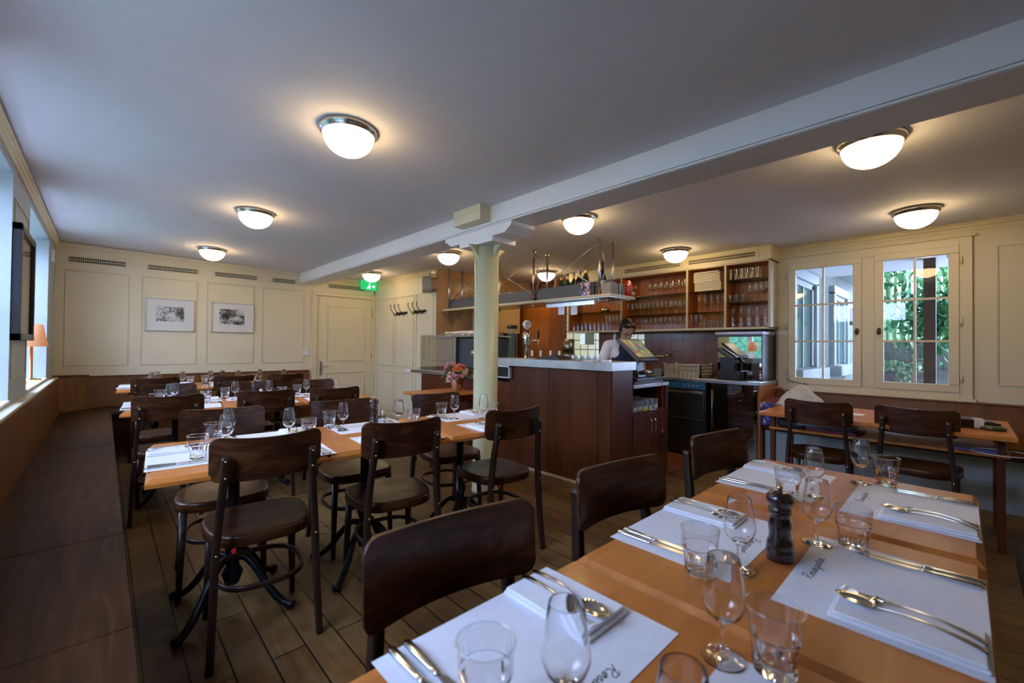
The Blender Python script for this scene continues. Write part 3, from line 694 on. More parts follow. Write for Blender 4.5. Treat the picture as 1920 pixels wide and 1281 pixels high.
for x, y, a, w in ((.535, .56, 174, 'huge one in the foreground beside the nearest placemat'), (1.18, .565, 172, 'middle one along the right row'), (1.915, .55, 170, 'farthest one along the right row, before the wine fridge')):
    chair.put((x, y, 0), D(a), 'dark bentwood chair, ' + w, G2)
G3 = 'chairs at the window table'
for x, y, a, w in ((3.955, .745, -86, 'left of the two'), (4.005, .205, -93, 'right of the two')):
    chair.put((x, y, 0), D(a), 'dark bentwood chair at the cluttered window table, ' + w, G3)
for r in (croots[0], croots[2]):
    m = MB().prism([(-.009, .006), (0, .011), (.009, .006), (.007, -.006), (0, -.012), (-.007, -.006)], -.0015, .0015, 'y')
    o = m.build('badge', RED, r); o.location = (-.12 if r is croots[0] else -.12, -.2035, .428); o['label'] = 'small red maker badge'

# ------------------------------------------------------------------ tables
def make_foot_table(w, d):
    def f():
        t = thing('dining_table', '', 'table'); h = .745; e = .016
        m = MB(); o1 = [(-w/2, -d/2), (w/2, -d/2), (w/2, d/2), (-w/2, d/2)]
        z = [(1, h-.030, -.0), (1, h-.016, -.0), (1, h-.0, -e)]
        rings = []
        for _, zz, ins in z:
            rings.append([(sx*(w/2+ins-.0), sy*(d/2+ins), zz) for sx, sy in ((-1, -1), (1, -1), (1, 1), (-1, 1))])
        vs = [p for r in rings for p in r]; fs = [(3, 2, 1, 0), (8, 9, 10, 11)]
        for j in range(2):
            for i in range(4): fs.append((j*4+i, j*4+(i+1) % 4, (j+1)*4+(i+1) % 4, (j+1)*4+i))
        m.add(vs, fs); m.build('tabletop', BEECH, t)
        MB().box(-w/2+.09, w/2-.09, -d/2+.13, d/2-.13, h-.062, h-.030, .006).build('underframe', BARW, t)
        py = .06 if d > .7 else 0
        MB().lathe([(.09, .683), (.09, .672), (.03, .66), (.024, .62), (.024, .36), (.034, .33), (.042, .30), (.03, .26), (.028, .18), (.045, .15), (.03, .10), (0, .10)][::-1], 20).build('pedestal', IRON, t, loc=(0, py, 0))
        for k in range(4):
            a = PI/4+PI/2*k; ca, sa = math.cos(a), math.sin(a)
            P = smooth_path([(r*ca, r*sa, zz) for r, zz in ((.02, .22), (.07, .225), (.13, .17), (.19, .09), (.25, .035), (.31, .014))], 5); nn = len(P)
            MB().sweep(P, rrect(.030, .030, .010, 2), False, True, [1.0+.25*(i/nn > .85) for i in range(nn)]).build('foot', IRON, t, loc=(0, py, 0))
        return t
    return f
K72 = Kind(make_foot_table(.635, .73)); K67 = Kind(make_foot_table(.66, .675)); 
def row(x0, ynear, ang, wid, n, dep, label, grp, kind, ylift=()):
    a = D(ang); ca, sa = math.cos(a), math.sin(a); names = ['nearest the bench', 'in the middle of its row', 'at the right end of its row']
    for i in range(n):
        u = wid*(i+.5); v = dep/2+(ylift[i] if i < len(ylift) else 0)
        kind.put((x0+u*ca-v*sa, ynear+u*sa+v*ca, 0.0), a, label + ', ' + names[i], grp, (.942, .97, 1) if wid < .61 else None)
row(.112, 2.015, -4.6, .636, 3, .73, 'beech topped cafe table of the front left row', 'tables of the front left row', K72, (0, .008, 0))
row(.085, 4.075, -7.2, .600, 3, .70, 'beech topped cafe table of the middle left row', 'tables of the middle left row', K72)
row(.095, 6.06, -4.0, .636, 3, .70, 'beech topped cafe table of the farthest left row', 'tables of the farthest left row', K72)
for x, w in ((.478, 'nearest to us in the foreground'), (1.150, 'in the middle, carrying the dark pepper mill'), (1.845, 'at the far end, before the window table')):
    K67.put((x, .300, 0), 0, 'beech topped cafe table of the right row, ' + w, 'tables of the right row', (1.0+(.04 if x > 1.5 else .02), 1, 1))
# flower table
t = thing('side_table', 'small beech table with the flower vase, left of the green column', 'table', (0, 0, 0))
MB().box(2.36, 3.02, 3.65, 4.19, .715, .745, .012).build('tabletop', BEECH, t)
MB().box(2.42, 2.96, 3.72, 4.12, .64, .715, .004).build('apron', BARW, t)
for x in (2.44, 2.92):
    for y in (3.74, 4.08): MB().box(x, x+.04, y, y+.04, 0, .64, .004).build('leg', BARW, t)
# window table
t = thing('window_table', 'long yellowish table cluttered with papers under the right windows', 'table', (0, 0, 0))
MB().box(3.80, 4.66, -.22, 1.13, .715, .745, .006).build('tabletop', BEECH, t)
MB().box(4.0, 4.6, -.20, 1.11, .585, .605, .003).build('undershelf', BEECH, t)
for x in (4.02, 4.56):
    for y in (-.18, 1.07): MB().box(x, x+.04, y, y+.035, 0, .715, .003).build('leg', BARW, t)

# ------------------------------------------------------------------ table setting kinds
def facet(r, z, a, j): return r
def make_tumbler():
    t = thing('water_tumbler', '', 'glass')
    H = .100
    out = [(0, .0), (.026, 0), (.0295, .003), (.031, .012), (.0345, .052), (.0365, .056), (.0372, .060), (.0370, .0612), (.0362, .061), (.0345, .056), (.031, .040), (.027, .018), (.018, .013), (0, .012)]
    def mod(r, z, a, j):
        if r > .028 and .006 < z < .0535 and j < 9: return r*(1-.10*abs(math.cos(a*4.5))**2)
        return r
    m = MB().lathe(hold(out), 54, mod=mod); m.mi = 1
    m.bm.faces.ensure_lookup_table()
    n0 = len(m.bm.verts); prof = [(.0368, .0605), (.0380, .075), (.0392, .088), (.0402, .0985)]; sg = 54
    m.add([(r*math.cos(2*PI*i/sg), r*math.sin(2*PI*i/sg), z) for r, z in prof for i in range(sg)], [(j*sg+i, j*sg+(i+1) % sg, (j+1)*sg+(i+1) % sg, (j+1)*sg+i) for j in range(3) for i in range(sg)], True)
    m.tube([(.0402*math.cos(2*PI*i/48), .0402*math.sin(2*PI*i/48), .0990) for i in range(48)], .0013, 8, True)
    m.build('tumbler_body', [GLASS, CLEARW], t)
    return t
def make_wine():
    t = thing('wine_glass', '', 'glass'); H = .163
    out = [(0, .0), (.031, .0), (.0325, .0015), (.031, .003), (.012, .0055), (.0050, .011), (.0040, .020), (.0042, .048), (.0065, .058), (.016, .064), (.026, .074), (.0320, .090), (.0325, .100), (.030, .118), (.0265, .140), (.0232, H-.001), (.0227, H), (.0222, H-.001), (.0255, .140), (.029, .118), (.0315, .100), (.031, .091), (.0252, .076), (.0155, .0665), (0, .0640)]
    MB().lathe(hold(out, .0004), 40).build('wine_glass_body', GLASS, t)
    return t
def single(kind_fn):   # thing made of one mesh only
    def f():
        r = kind_fn(); c = r.children[0]; c.parent = None; c['category'] = r['category']; c['label'] = ''; c.name = r.name; nm = r.name
        bpy.data.objects.remove(r); c.name = nm; return c
    return f
TUM = Kind(single(make_tumbler)); WIN = Kind(single(make_wine))
def make_knife():
    t = thing('knife', '', 'cutlery')
    MB().sweep([(0, 0, .006), (0, .006, .006), (0, .03, .006), (0, .075, .0055), (0, .088, .0055), (0, .092, .0055), (0, .098, .0055)], rrect(.014, .009, .004, 3), False, True, [.75, .98, 1.02, .8, .62, .85, .5]).build('handle', CUTLERY, t)
    MB().prism([(-.003, .097), (-.008, .108), (-.0095, .15), (-.009, .19), (-.004, .212), (.004, .214), (.0045, .20), (.0045, .11), (.003, .097)], .0045, .0062, 'z').build('blade', CUTLERY, t)
    return t
def arc_z(y): return .004+.006*math.sin(PI*min(1, max(0, (y-.0)/.15)))
def make_fork():
    t = thing('fork', '', 'cutlery')
    P = [(0, y, .003+.010*math.sin(PI*y/.16)) for y in [i*.0145 for i in range(11)]]
    MB().sweep(P, rrect(.010, .004, .0018, 3), False, True, [1.1, 1.2, 1.1, .9, .65, .5, .42, .42, .5, 1.1, 1.9]).build('handle', CUTLERY, t)
    m = MB()
    m.sweep([(0, .143, .0075), (0, .152, .005), (0, .160, .003)], rrect(.021, .0018, .0008, 2), False, True, [.8, 1, 1])
    for k in range(4):
        x = (-1.5+k)*.0058; m.sweep([(x, .156, .0035), (x, .175, .002), (x*.95, .195, .006), (x*.95, .203, .009)], rrect(.0026, .0018, .0008, 2), False, True, [1, 1, .8, .4])
    m.build('tines', CUTLERY, t); return t
def make_spoon():
    t = thing('spoon', '', 'cutlery')
    P = [(0, y, .003+.010*math.sin(PI*y/.16)) for y in [i*.0145 for i in range(11)]]
    MB().sweep(P, rrect(.010, .004, .0018, 3), False, True, [1.1, 1.2, 1.1, .9, .65, .5, .42, .42, .42, .5, .6]).build('handle', CUTLERY, t)
    m = MB(); vs = []; fs = []; n = 20; R = [1, .8, .5, .2]
    for d in (0, .0012):
        for r in R:
            for i in range(n):
                a = 2*PI*i/n; x = .0205*r*math.cos(a)*(1-.12*math.sin(a)); y = .172+.032*r*math.sin(a); vs.append((x, y, .0095-.0075*(1-r*r)-d))
    for o in (0, len(R)*n):
        for j in range(len(R)-1):
            for i in range(n): fs.append((o+j*n+i, o+j*n+(i+1) % n, o+(j+1)*n+(i+1) % n, o+(j+1)*n+i))
        fs.append(tuple(o+(len(R)-1)*n+i for i in range(n)))
    for i in range(n): fs.append((i, (i+1) % n, len(R)*n+(i+1) % n, len(R)*n+i))
    m.add(vs, fs, True); m.build('bowl', CUTLERY, t); return t
def make_napkin():
    m = MB()
    for k in range(2):
        m.box(-.064+.002*k, .064-.004*k, .003*k, .205-.006*k, .0003+.0066*k, .0067+.0066*k, .0031, seg=3)
    n = m.build('napkin', NAPKIN); n['category'] = 'napkin'; n['label'] = ''; return n
# handwritten wordmark as pen strokes
GL = {'R': (1.15, [[(.15, 0), (.32, .55), (.45, 1.0)], [(.1, .85), (.35, 1.05), (.8, 1.05), (.95, .8), (.7, .55), (.35, .5), (.6, .3), (.8, .05), (1.1, .08)]]),
 'o': (.62, [[(.1, .1), (.42, .5), (.2, .45), (.08, .2), (.2, 0), (.42, .12), (.48, .4), (.35, .5), (.62, .42)]]),
 's': (.5, [[(.0, .1), (.3, .55), (.32, .3), (.42, .1), (.25, 0), (.1, .06), (.3, .02), (.5, .12)]]),
 'e': (.5, [[(.0, .12), (.3, .25), (.38, .45), (.25, .52), (.12, .3), (.15, .05), (.35, 0), (.5, .14)]]),
 'n': (.68, [[(.0, .1), (.14, .5), (.12, 0), (.28, .45), (.42, .5), (.4, .05), (.52, 0), (.68, .14)]]),
 'g': (.62, [[(.42, .45), (.25, .52), (.08, .25), (.2, .02), (.4, .2), (.48, .5), (.4, -.2), (.22, -.5), (.08, -.35), (.35, -.05), (.62, .14)]]),
 'a': (.62, [[(.42, .45), (.25, .52), (.08, .25), (.2, .0), (.38, .2), (.46, .5), (.42, .05), (.52, 0), (.62, .14)]]),
 'r': (.5, [[(.0, .1), (.16, .55), (.2, .45), (.36, .48), (.3, .1), (.38, 0), (.5, .14)]]),
 't': (.45, [[(.0, .1), (.24, .85), (.18, .1), (.28, 0), (.45, .14)], [(.05, .58), (.4, .6)]])}
def wordmark(txt, height):
    m = MB(); x = 0
    for ch in txt:
        w, st = GL[ch]
        for s in st:
            P = [Vector((x+p[0]+.28*p[1], p[1], 0)) for p in s]; P = smooth_path(P, 4)
            m.sweep([p*height for p in P], [(-.045*height, 0), (.045*height, 0), (.045*height, .00012), (-.045*height, .00012)], False, False)
        x += w
    for v in m.bm.verts: v.co.x -= x*height/2
    return m
def make_mat():
    t = thing('placemat', '', 'placemat')
    MB().box(-.21, .21, 0, .297, 0, .0007).build('sheet', PAPER, t)
    o = wordmark('Rosengarten', .019).build('lettering', INK, t); o.location = (.0, .258, .0008); o['label'] = 'handwritten word Rosengarten'
    return t
MATK = Kind(make_mat); KNI = Kind(make_knife); FOR = Kind(make_fork); SPO = Kind(make_spoon); NAP = Kind(make_napkin)
TZ = .7455
def setting(cx, cy, rz, where, row_, cut=2, glasses=None, mat_=True, ms=(1, 1, 1), napk=True):
    """cx,cy: middle of the table edge at this place; rz: 0 faces +Y. cut 2 = full cutlery"""
    R = Matrix.Rotation(rz, 4, 'Z'); B = Matrix.Translation((cx, cy, TZ))
    def P(u, v, z=0): return tuple((B @ R @ Vector((u, v, z)))[:])
    if mat_: MATK.put(P(0, .005), rz, 'white paper placemat with script lettering, ' + where, 'placemats of ' + row_, ms)
    z0 = .0009
    if napk: NAP.put(P(-.130, .008, z0), rz, 'folded white napkin, ' + where, 'napkins of ' + row_)
    if cut:
        FOR.put(P(-.122, .010, z0+.0135), rz-.15, 'steel fork on its napkin, ' + where, 'forks of ' + row_)
        SPO.put(P(-.152, .010, z0+.0135), rz-.13, 'steel spoon on its napkin, ' + where, 'spoons of ' + row_)
        KNI.put(P(.152, .008, z0), rz, 'steel knife, inner one of two, ' + where, 'knives of ' + row_)
        KNI.put(P(.178, .006, z0), rz+.02, 'steel knife, outer one of two, ' + where, 'knives of ' + row_)
def glass(kind, x, y, where, row_, z=.0011):
    nm = 'ridged clear water tumbler, ' if kind is TUM else 'small stemmed wine glass, '
    kind.put((x, y, TZ+z), random.uniform(0, 3), nm + where, ('tumblers of ' if kind is TUM else 'wine glasses of ') + row_)
RR = 'the front right row'
# right row, near side (chairs side = north, faces -Y) and far side (south, faces +Y)
A_, B_, C_, D_, E_, F_ = 'before the huge foreground chair', 'left of the dark pepper mill', 'farthest on the chair side of the right row', 'right of the dark pepper mill', 'farthest on the window side of the right row', 'in the bottom right corner'
setting(.520, .642, PI, A_, RR); setting(1.178, .642, PI, B_, RR); setting(1.868, .642, PI, C_, RR)
setting(1.175, -.038, 0, D_, RR); setting(1.858, -.038, 0, E_, RR); setting(.535, -.038, 0, F_, RR)
for k, x, y, w in ((TUM, .378, .442, A_), (WIN, .440, .355, A_), (TUM, .957, .400, B_), (WIN, 1.035, .345, B_), (TUM, 1.655, .402, C_), (WIN, 1.745, .348, C_),
                   (TUM, 1.370, .191, D_), (WIN, 1.322, .257, D_), (TUM, 2.100, .197, E_), (WIN, 2.045, .262, E_), (TUM, .752, .200, F_), (WIN, .722, .264, F_), (WIN, .440, .200, 'cut off by the bottom edge between the two nearest papers')):
    glass(k, x, y, w, RR)
def mill(label, loc):
    MILW = noisy('dark turned wood', (.022, .011, .009), (.034, .017, .013), 20, .22, 0, 0, .7)
    t = thing('pepper_mill', label, 'pepper mill', loc, 0, 'pepper mills')
    MB().lathe([(0, 0), (.0275, 0), (.0285, .004), (.0285, .026), (.027, .028), (.0275, .031), (.028, .036), (.0265, .042), (.022, .056), (.0235, .072), (.0245, .082), (.021, .098), (.0205, .106), (.0235, .109), (.0235, .113), (0, .113)], 32).build('body', MILW, t)
    MB().lathe([(0, .114), (.021, .114), (.024, .117), (.0225, .122), (.019, .124), (.0245, .129), (.0285, .138), (.0275, .149), (.021, .157), (.010, .1605), (0, .161)], 32).build('head', MILW, t)
    MB().lathe([(0, .16), (.004, .16), (.004, .164), (.0065, .167), (.0065, .171), (.003, .174), (0, .174)], 16).build('knob', BRASS, t)
def shaker(label, loc):
    t = thing('salt_shaker', label, 'salt shaker', loc, 0, 'salt shakers')
    MB().lathe([(0, 0), (.018, 0), (.019, .003), (.0165, .055), (.0135, .062), (.0125, .068), (.011, .068), (.012, .061), (.0145, .054), (.0165, .006), (0, .005)], 12, smooth=False).build('jar', GLASS, t)
    MB().lathe([(0, .0055), (.0155, .0055), (.0145, .035), (0, .037)], 16).build('salt', mat('salt', (.85, .85, .85), .9), t)
    MB().lathe([(.0135, .064), (.0145, .064), (.0145, .074), (.0115, .082), (.005, .086), (0, .087)], 20).build('cap', CHROME, t)
mill('dark turned wooden pepper mill with brass knob on the right row', (1.163, .299, TZ)); shaker('glass salt shaker with chrome cap behind the right row pepper mill', (1.215, .300, TZ))
mill('dark turned wooden pepper mill on the front left row', (1.235, 2.55, TZ)); shaker('glass salt shaker beside the mill on the front left row', (1.285, 2.53, TZ))
mill('dark wooden pepper mill on the middle left row', (1.01, 4.49, TZ)); shaker('glass salt shaker beside the mill on the middle left row', (1.055, 4.46, TZ))
mill('dark wooden pepper mill on the farthest left row', (1.09, 6.43, TZ)); shaker('glass salt shaker beside the mill on the farthest left row', (1.15, 6.43, TZ))
# left rows
def rowfn(x0, y0, ang, dep):
    a = D(ang); ca, sa = math.cos(a), math.sin(a)
    def near(x): u = (x-x0)/ca; return (x, y0+u*sa, a)
    def far(x): u = (x-x0+dep*sa)/ca; return (x, y0+u*sa+dep*ca, a+PI)
    return near, far
rows = [('the front left row', rowfn(.112, 2.015, -4.6, .73), (.57, 1.14, 1.80), (.66, 1.19, 1.86), (.128, 2.37),
         [(TUM, .30, 2.27, 'end'), (TUM, .40, 2.57, 'N1'), (TUM, .80, 2.41, 'S1'), (TUM, .98, 2.60, 'N2'), (TUM, 1.41, 2.365, 'S2'), (TUM, 1.70, 2.49, 'N3'), (TUM, 1.965, 2.25, 'S3'),
          (WIN, .42, 2.38, 'end'), (WIN, .472, 2.60, 'N1'), (WIN, .71, 2.435, 'S1'), (WIN, 1.01, 2.475, 'N2'), (WIN, 1.315, 2.385, 'S2'), (WIN, 1.735, 2.386, 'N3'), (WIN, 1.90, 2.275, 'S3')]),
        ('the middle left row', rowfn(.085, 4.075, -7.2, .72), (.47, 1.02, 1.52), (.58, 1.03, 1.56), (.10, 4.46),
         [(TUM, .352, 4.70, 'N1'), (TUM, .62, 4.33, 'S1'), (TUM, .30, 4.36, 'end'), (TUM, .80, 4.60, 'N2'), (TUM, 1.21, 4.38, 'S2'), (TUM, 1.38, 4.50, 'N3'), (TUM, 1.74, 4.20, 'S3'),
          (WIN, .40, 4.50, 'end'), (WIN, .437, 4.585, 'N1'), (WIN, .635, 4.46, 'S1'), (WIN, .856, 4.484, 'N2'), (WIN, 1.12, 4.44, 'S2'), (WIN, 1.44, 4.42, 'N3'), (WIN, 1.66, 4.24, 'S3')]),
        ('the farthest left row', rowfn(.095, 6.06, -4.0, .72), (.57, 1.13, 1.68), (.62, 1.15, 1.72), (.11, 6.42),
         [(TUM, .38, 6.68, 'N1'), (TUM, .30, 6.30, 'end'), (TUM, .765, 6.45, 'S1'), (TUM, .925, 6.58, 'N2'), (TUM, 1.33, 6.37, 'S2'), (TUM, 1.455, 6.53, 'N3'), (TUM, 1.88, 6.36, 'S3'),
          (WIN, .40, 6.36, 'end'), (WIN, .46, 6.46, 'N1'), (WIN, .68, 6.36, 'S1'), (WIN, .953, 6.36, 'N2'), (WIN, 1.23, 6.28, 'S2'), (WIN, 1.50, 6.40, 'N3'), (WIN, 1.75, 6.26, 'S3')])]
POSW = {'end': 'bench end of {}', 'S1': 'near side, left place of {}', 'S2': 'near side, middle place of {}', 'S3': 'near side, right place of {}',
        'N1': 'far side, left place of {}', 'N2': 'far side, middle place of {}', 'N3': 'far side, right place of {}'}
for ri, (rn, (near, far), Sx, Nx, end, gl) in enumerate(rows):
    for i, x in enumerate(Sx):
        a = near(x); setting(a[0], a[1]+.004, a[2], POSW['S%d' % (i+1)].format(rn), rn, 2 if ri == 0 else 0)
    for i, x in enumerate(Nx):
        a = far(x); setting(a[0], a[1]-.004, a[2], POSW['N%d' % (i+1)].format(rn), rn, 2 if ri == 0 else 0)
    setting(end[0], end[1], -PI/2+D(-4), POSW['end'].format(rn), rn, 2, ms=(1, .9, 1))
    for k, x, y, w in gl: glass(k, x, y, POSW[w].format(rn), rn)

# ------------------------------------------------------------------ bar counter
t = thing('bar_counter', 'brown veneered bar counter with a thick pale metal top beside the green column', 'bar', (0, 0, 0))
MB().box(3.10, 3.50, 2.04, 3.66, 1.040, 1.118, .003).build('countertop', ZINC, t)
for a, b in ((2.07, 2.212), (2.216, 2.782), (2.786, 3.352), (3.356, 5.10)):
    MB().box(3.15, 3.17, a, b, .02, (1.04 if b < 3.4 else .865), .0015, seg=1).build('front_panel', BARW, t)
MB().box(3.15, 3.47, 2.06, 2.08, .02, 1.04, .0015, seg=1).build('end_panel', BARW, t)
MB().box(3.135, 3.15, 2.06, 5.1, 0, .02).build('base_strip', noisy('pale base strip', (.55, .42, .28), (.6, .46, .3), 6, .5), t)
MB().box(3.12, 3.46, 3.56, 5.335, .868, .912, .003).build('lower_counter', STEEL, t)
m = MB(); m.box(3.105, 3.14, 3.30, 3.52, 1.025, 1.04).box(3.105, 3.14, 3.30, 3.314, .915, 1.04).box(3.105, 3.14, 3.30, 3.6, .908, .918); m.build('niche_frame', WHITEC, t)
MB().box(3.15, 3.19, 3.31, 3.6, .92, 1.03).build('niche_panel', BLACK, t)
MB().box(3.46, 3.95, 2.5, 5.335, .82, .90, .003).build('work_counter', STEEL, t)
# glass screen, coffee machine
t = thing('glass_screen', 'tinted glass screen standing on the low counter left of the flowers', 'screen', (0, 0, 0))
MB().box(3.165, 3.173, 4.352, 5.15, .925, 1.385).build('glass_sheet', SMOKE, t)
MB().box(3.162, 3.176, 4.352, 5.15, .9125, .925).box(3.162, 3.176, 4.34, 4.352, .925, 1.385).build('metal_trim', STEEL, t)
t = thing('coffee_machine', 'large dark grey coffee machine with cups on top behind the glass screen', 'coffee machine', (3.42, 4.35, .9125))
MB().box(-.20, .22, -.48, .38, .06, .44, .03).build('body', DARKGREY, t)
MB().box(-.24, .24, -.50, .40, .44, .46, .006).tube([(-.24, -.48, .49), (-.24, .38, .49)], .006).tube([(-.24, -.48, .46), (-.24, -.48, .49)], .005).tube([(-.24, .38, .46), (-.24, .38, .49)], .005).build('cup_tray', NICKEL, t)
for y in (-.35, .25): MB().lathe([(.03, 0), (.025, .06)], 16, (-.1, y, 0)).lathe([(.03, 0), (.025, .06)], 16, (.12, y, 0)).build('foot', BLACK, t)
MB().lathe([(0, 0), (.035, 0), (.035, .006), (0, .006)], 24, mtx=Matrix.Translation((-.2, -.28, .25)) @ Matrix.Rotation(-PI/2, 4, 'Y')).build('badge', CHROME, t)
def cup():
    t = thing('coffee_cup', '', 'cup')
    MB().lathe([(0, 0), (.022, 0), (.028, .006), (.038, .05), (.036, .05), (.026, .008), (0, .006)][::-1], 20).build('bowl', WHITEC, t)
    MB().tube(smooth_path([(.034, 0, .04), (.05, 0, .038), (.05, 0, .02), (.031, 0, .016)], 4), .0035, 6).build('handle', WHITEC, t); return t
CUPK = Kind(cup)
for i in range(6): CUPK.put((3.27, 4.66-.115*i, 1.374+.0), 2.0+.3*i, 'white coffee cup on the coffee machine top, '+ordn(i+1)+' from the left', 'cups on the coffee machine')
m = MB(); pr = [(3.36, 1.375), (3.35, 1.43), (3.40, 1.445), (3.5, 1.44), (3.6, 1.445), (3.62, 1.39), (3.60, 1.375)]
m.prism(pr, 4.10, 4.70, 'y', True); m.prism([(3.87, 1.30), (3.95, 1.40), (4.10, 1.445), (4.10, 1.375), (3.98, 1.375), (3.89, 1.28)], 3.36, 3.6, 'x', True)
tag(m.build('tea_towel', noisy('grey checked towel', (.30, .24, .24), (.62, .60, .58), 45, .9, .003)), 'grey and white tea towel lying over the cups on the coffee machine', 'towel')
t = thing('coffee_canister', 'clear canister with a black lid right of the coffee machine', 'canister', (3.58, 3.76, .9005))
MB().lathe(hold([(0, 0), (.06, 0), (.06, .56), (.056, .56), (.056, .004), (0, .004)]), 28).build('glass_body', TGLASS, t)
MB().lathe([(0, .56), (.065, .56), (.065, .60), (0, .60)], 28).build('lid', BLACK, t)
# wooden cupboards in the far bar corner
t = thing('tall_cupboard', 'tall orange wooden cupboard standing left of the kitchen opening', 'cupboard', (0, 0, 0))
MB().box(5.10, 5.52, 4.50, 5.27, 0, 2.02, .003).build('carcass', CABW, t)
MB().box(5.085, 5.10, 4.51, 5.26, .1, 2.01, .002).build('door', CABW, t)
t = thing('wall_cupboard', 'pale cupboard hanging on the plank wall right of the green column', 'cupboard', (0, 0, 0))
MB().box(4.2, 4.99, 5.06, 5.335, 1.46, 2.06, .003).build('carcass', noisy('pale ochre laminate', (.55, .38, .17), (.60, .42, .20), 5, .4), t)
MB().box(4.99, 5.03, 5.06, 5.335, .9, 2.06).build('side_panel', BARW, t)
tag(MB().box(4.1, 4.98, 5.30, 5.335, .9, 1.455).build('splash_panel', mat('brown glass splash', (.13, .075, .05), .1, 0, .5)), 'brown glossy splash panel under the pale cupboard', 'panel')
tag(MB().lathe(hold([(0, 0), (.05, 0), (.055, .19), (.05, .19), (.045, .004), (0, .004)]), 20, (4.66, 4.88, .0)).build('black_jug', BLACK, loc=(0, 0, .9)), 'black jug at the back counter beneath the brown splash panel', 'jug')
tag(MB().box(3.95, 5.08, 4.75, 5.335, .86, .90, .003).box(3.97, 5.06, 4.78, 5.33, 0, .86).build('back_worktop', STEEL), 'steel worktop in the far corner behind the bar', 'worktop')

# hanging bar shelf
t = thing('hanging_shelf', 'hanging bar shelf on steel rods with dark grey back boards above the bar', 'shelf', (0, 0, 0))
MB().box(3.60, 4.07, 2.39, 5.28, 1.755, 1.78, .002).build('shelf_board', noisy('pale wood shelf edge', (.52, .45, .28), (.58, .50, .32), 6, .4), t)
MB().box(3.62, 4.05, 2.41, 5.26, 1.75, 1.7545).build('shelf_underside', mat('satin metal sheet', (.55, .56, .45), .22, .9), t)
for a, b in ((2.60, 3.445), (3.53, 4.32), (4.40, 5.19)): MB().box(3.675, 3.69, a, b, 1.79, 1.92, .001, seg=1).build('grey_board', SHELFG, t)
ys = (2.56, 3.49, 4.36, 5.20)
for y in ys:
    for x in (3.66, 3.90): MB().tube([(x, y, 1.745), (x, y, 2.372)], .0125, 12).lathe([(0, 2.365), (.03, 2.365), (.03, 2.378), (0, 2.378)], 16, (x, y, 0)).lathe([(0, 1.715), (.02, 1.715), (.014, 1.745), (0, 1.745)], 12, (x, y, 0)).build('rod', NICKEL, t)
    MB().tube([(3.66, y, 2.33), (3.90, y, 1.82)], .003, 6).tube([(3.90, y, 2.33), (3.66, y, 1.82)], .003, 6).build('cross_brace', STEEL, t)
for a, b in zip(ys[:-1], ys[1:]): MB().tube([(3.66, a, 2.33), (3.66, b, 1.86)], .0035, 6).tube([(3.66, b, 2.33), (3.66, a, 1.86)], .0035, 6).build('cross_brace', STEEL, t)
MB().box(3.74, 3.76, 2.68, 3.36, 1.70, 1.745, .002).build('light_housing', STEEL, t)
MB().tube([(3.78, 2.70, 1.722), (3.78, 3.34, 1.722)], .017, 12).build('light_tube', mat('under shelf light', (.34, .36, .38), .4, 0, 0, (.85, .92, 1), .03), t)
for y, sz in ((3.13, .09), (2.95, .10)):
    tag(MB().box(3.735, 3.7375, y-.05, y+.04, 1.70-sz, 1.70).build('paper_note', PAPER), 'white note hanging under the bar shelf, the ' + ('left' if y > 3 else 'right') + ' one', 'note')
for y in (3.9, 4.8, 3.05, 2.62): MB().lathe([(0, 1.738), (.035, 1.738), (.035, 1.75), (0, 1.75)], 20, (3.84, y, 0)).build('spotlight', CHROME, t)
# bottles on the hanging shelf
GOLD = mat('gold foil', (.72, .50, .22), .3, .9); BGLASS = mat('dark green bottle glass', (.02, .045, .02), .08, 0, .3); BGLASS2 = mat('near black bottle glass', (.012, .012, .012), .08, 0, .3); AMBER = mat('pale amber spirit glass', (.5, .33, .14), .06, 0, .4)
def bottle(h, r, cap, gl, lab=None):
    def f():
        t = thing('bottle', '', 'bottle')
        MB().lathe([(0, 0), (r, 0), (r, h*.55), (r*.8, h*.64), (r*.36, h*.75), (r*.34, h*.97), (0, h*.97)], 20).build('bottle_body', gl, t)
        MB().lathe([(r*.36, h*.77), (r*.40, h*.78), (r*.37, h), (0, h)], 16).build('foil', cap, t)
        if lab: MB().lathe([(r*1.01, h*.15), (r*1.015, h*.45)], 20).build('label', lab, t)
        return t
    return f
CH = Kind(bottle(.31, .042, GOLD, BGLASS, WHITEC)); SP = Kind(bottle(.27, .036, AMBER, AMBER)); WB = Kind(bottle(.34, .042, mat('brown foil', (.1, .03, .02), .4), BGLASS2, WHITEC)); WHB = Kind(bottle(.30, .037, WHITEC, BGLASS2, WHITEC))
for i in range(5): CH.put((3.85, 3.22-.090*i, 1.7805), i, 'gold topped sparkling wine bottle on the hanging shelf, '+ordn(i+1)+' from the left', 'gold topped bottles on the bar shelf')
SP.put((3.86, 3.32, 1.7805), 0, 'pale amber bottle left of the gold topped bottles on the hanging shelf'); CH.put((3.75, 2.80, 1.7805), 0, 'tallest gold topped bottle behind the postcards on the hanging shelf', None, (1, 1, 1.08))
WB.put((3.80, 2.62, 1.7805), 0, 'dark tall bottle between the two right hand rods of the hanging shelf', None, (1, 1, 1.08)); WHB.put((3.75, 2.90, 1.7805), 1, 'dark bottle with white cap on the hanging bar shelf'); SP.put((3.96, 2.72, 1.7805), 2, 'squat amber bottle at the back of the hanging shelf', None, (1, 1, .9))
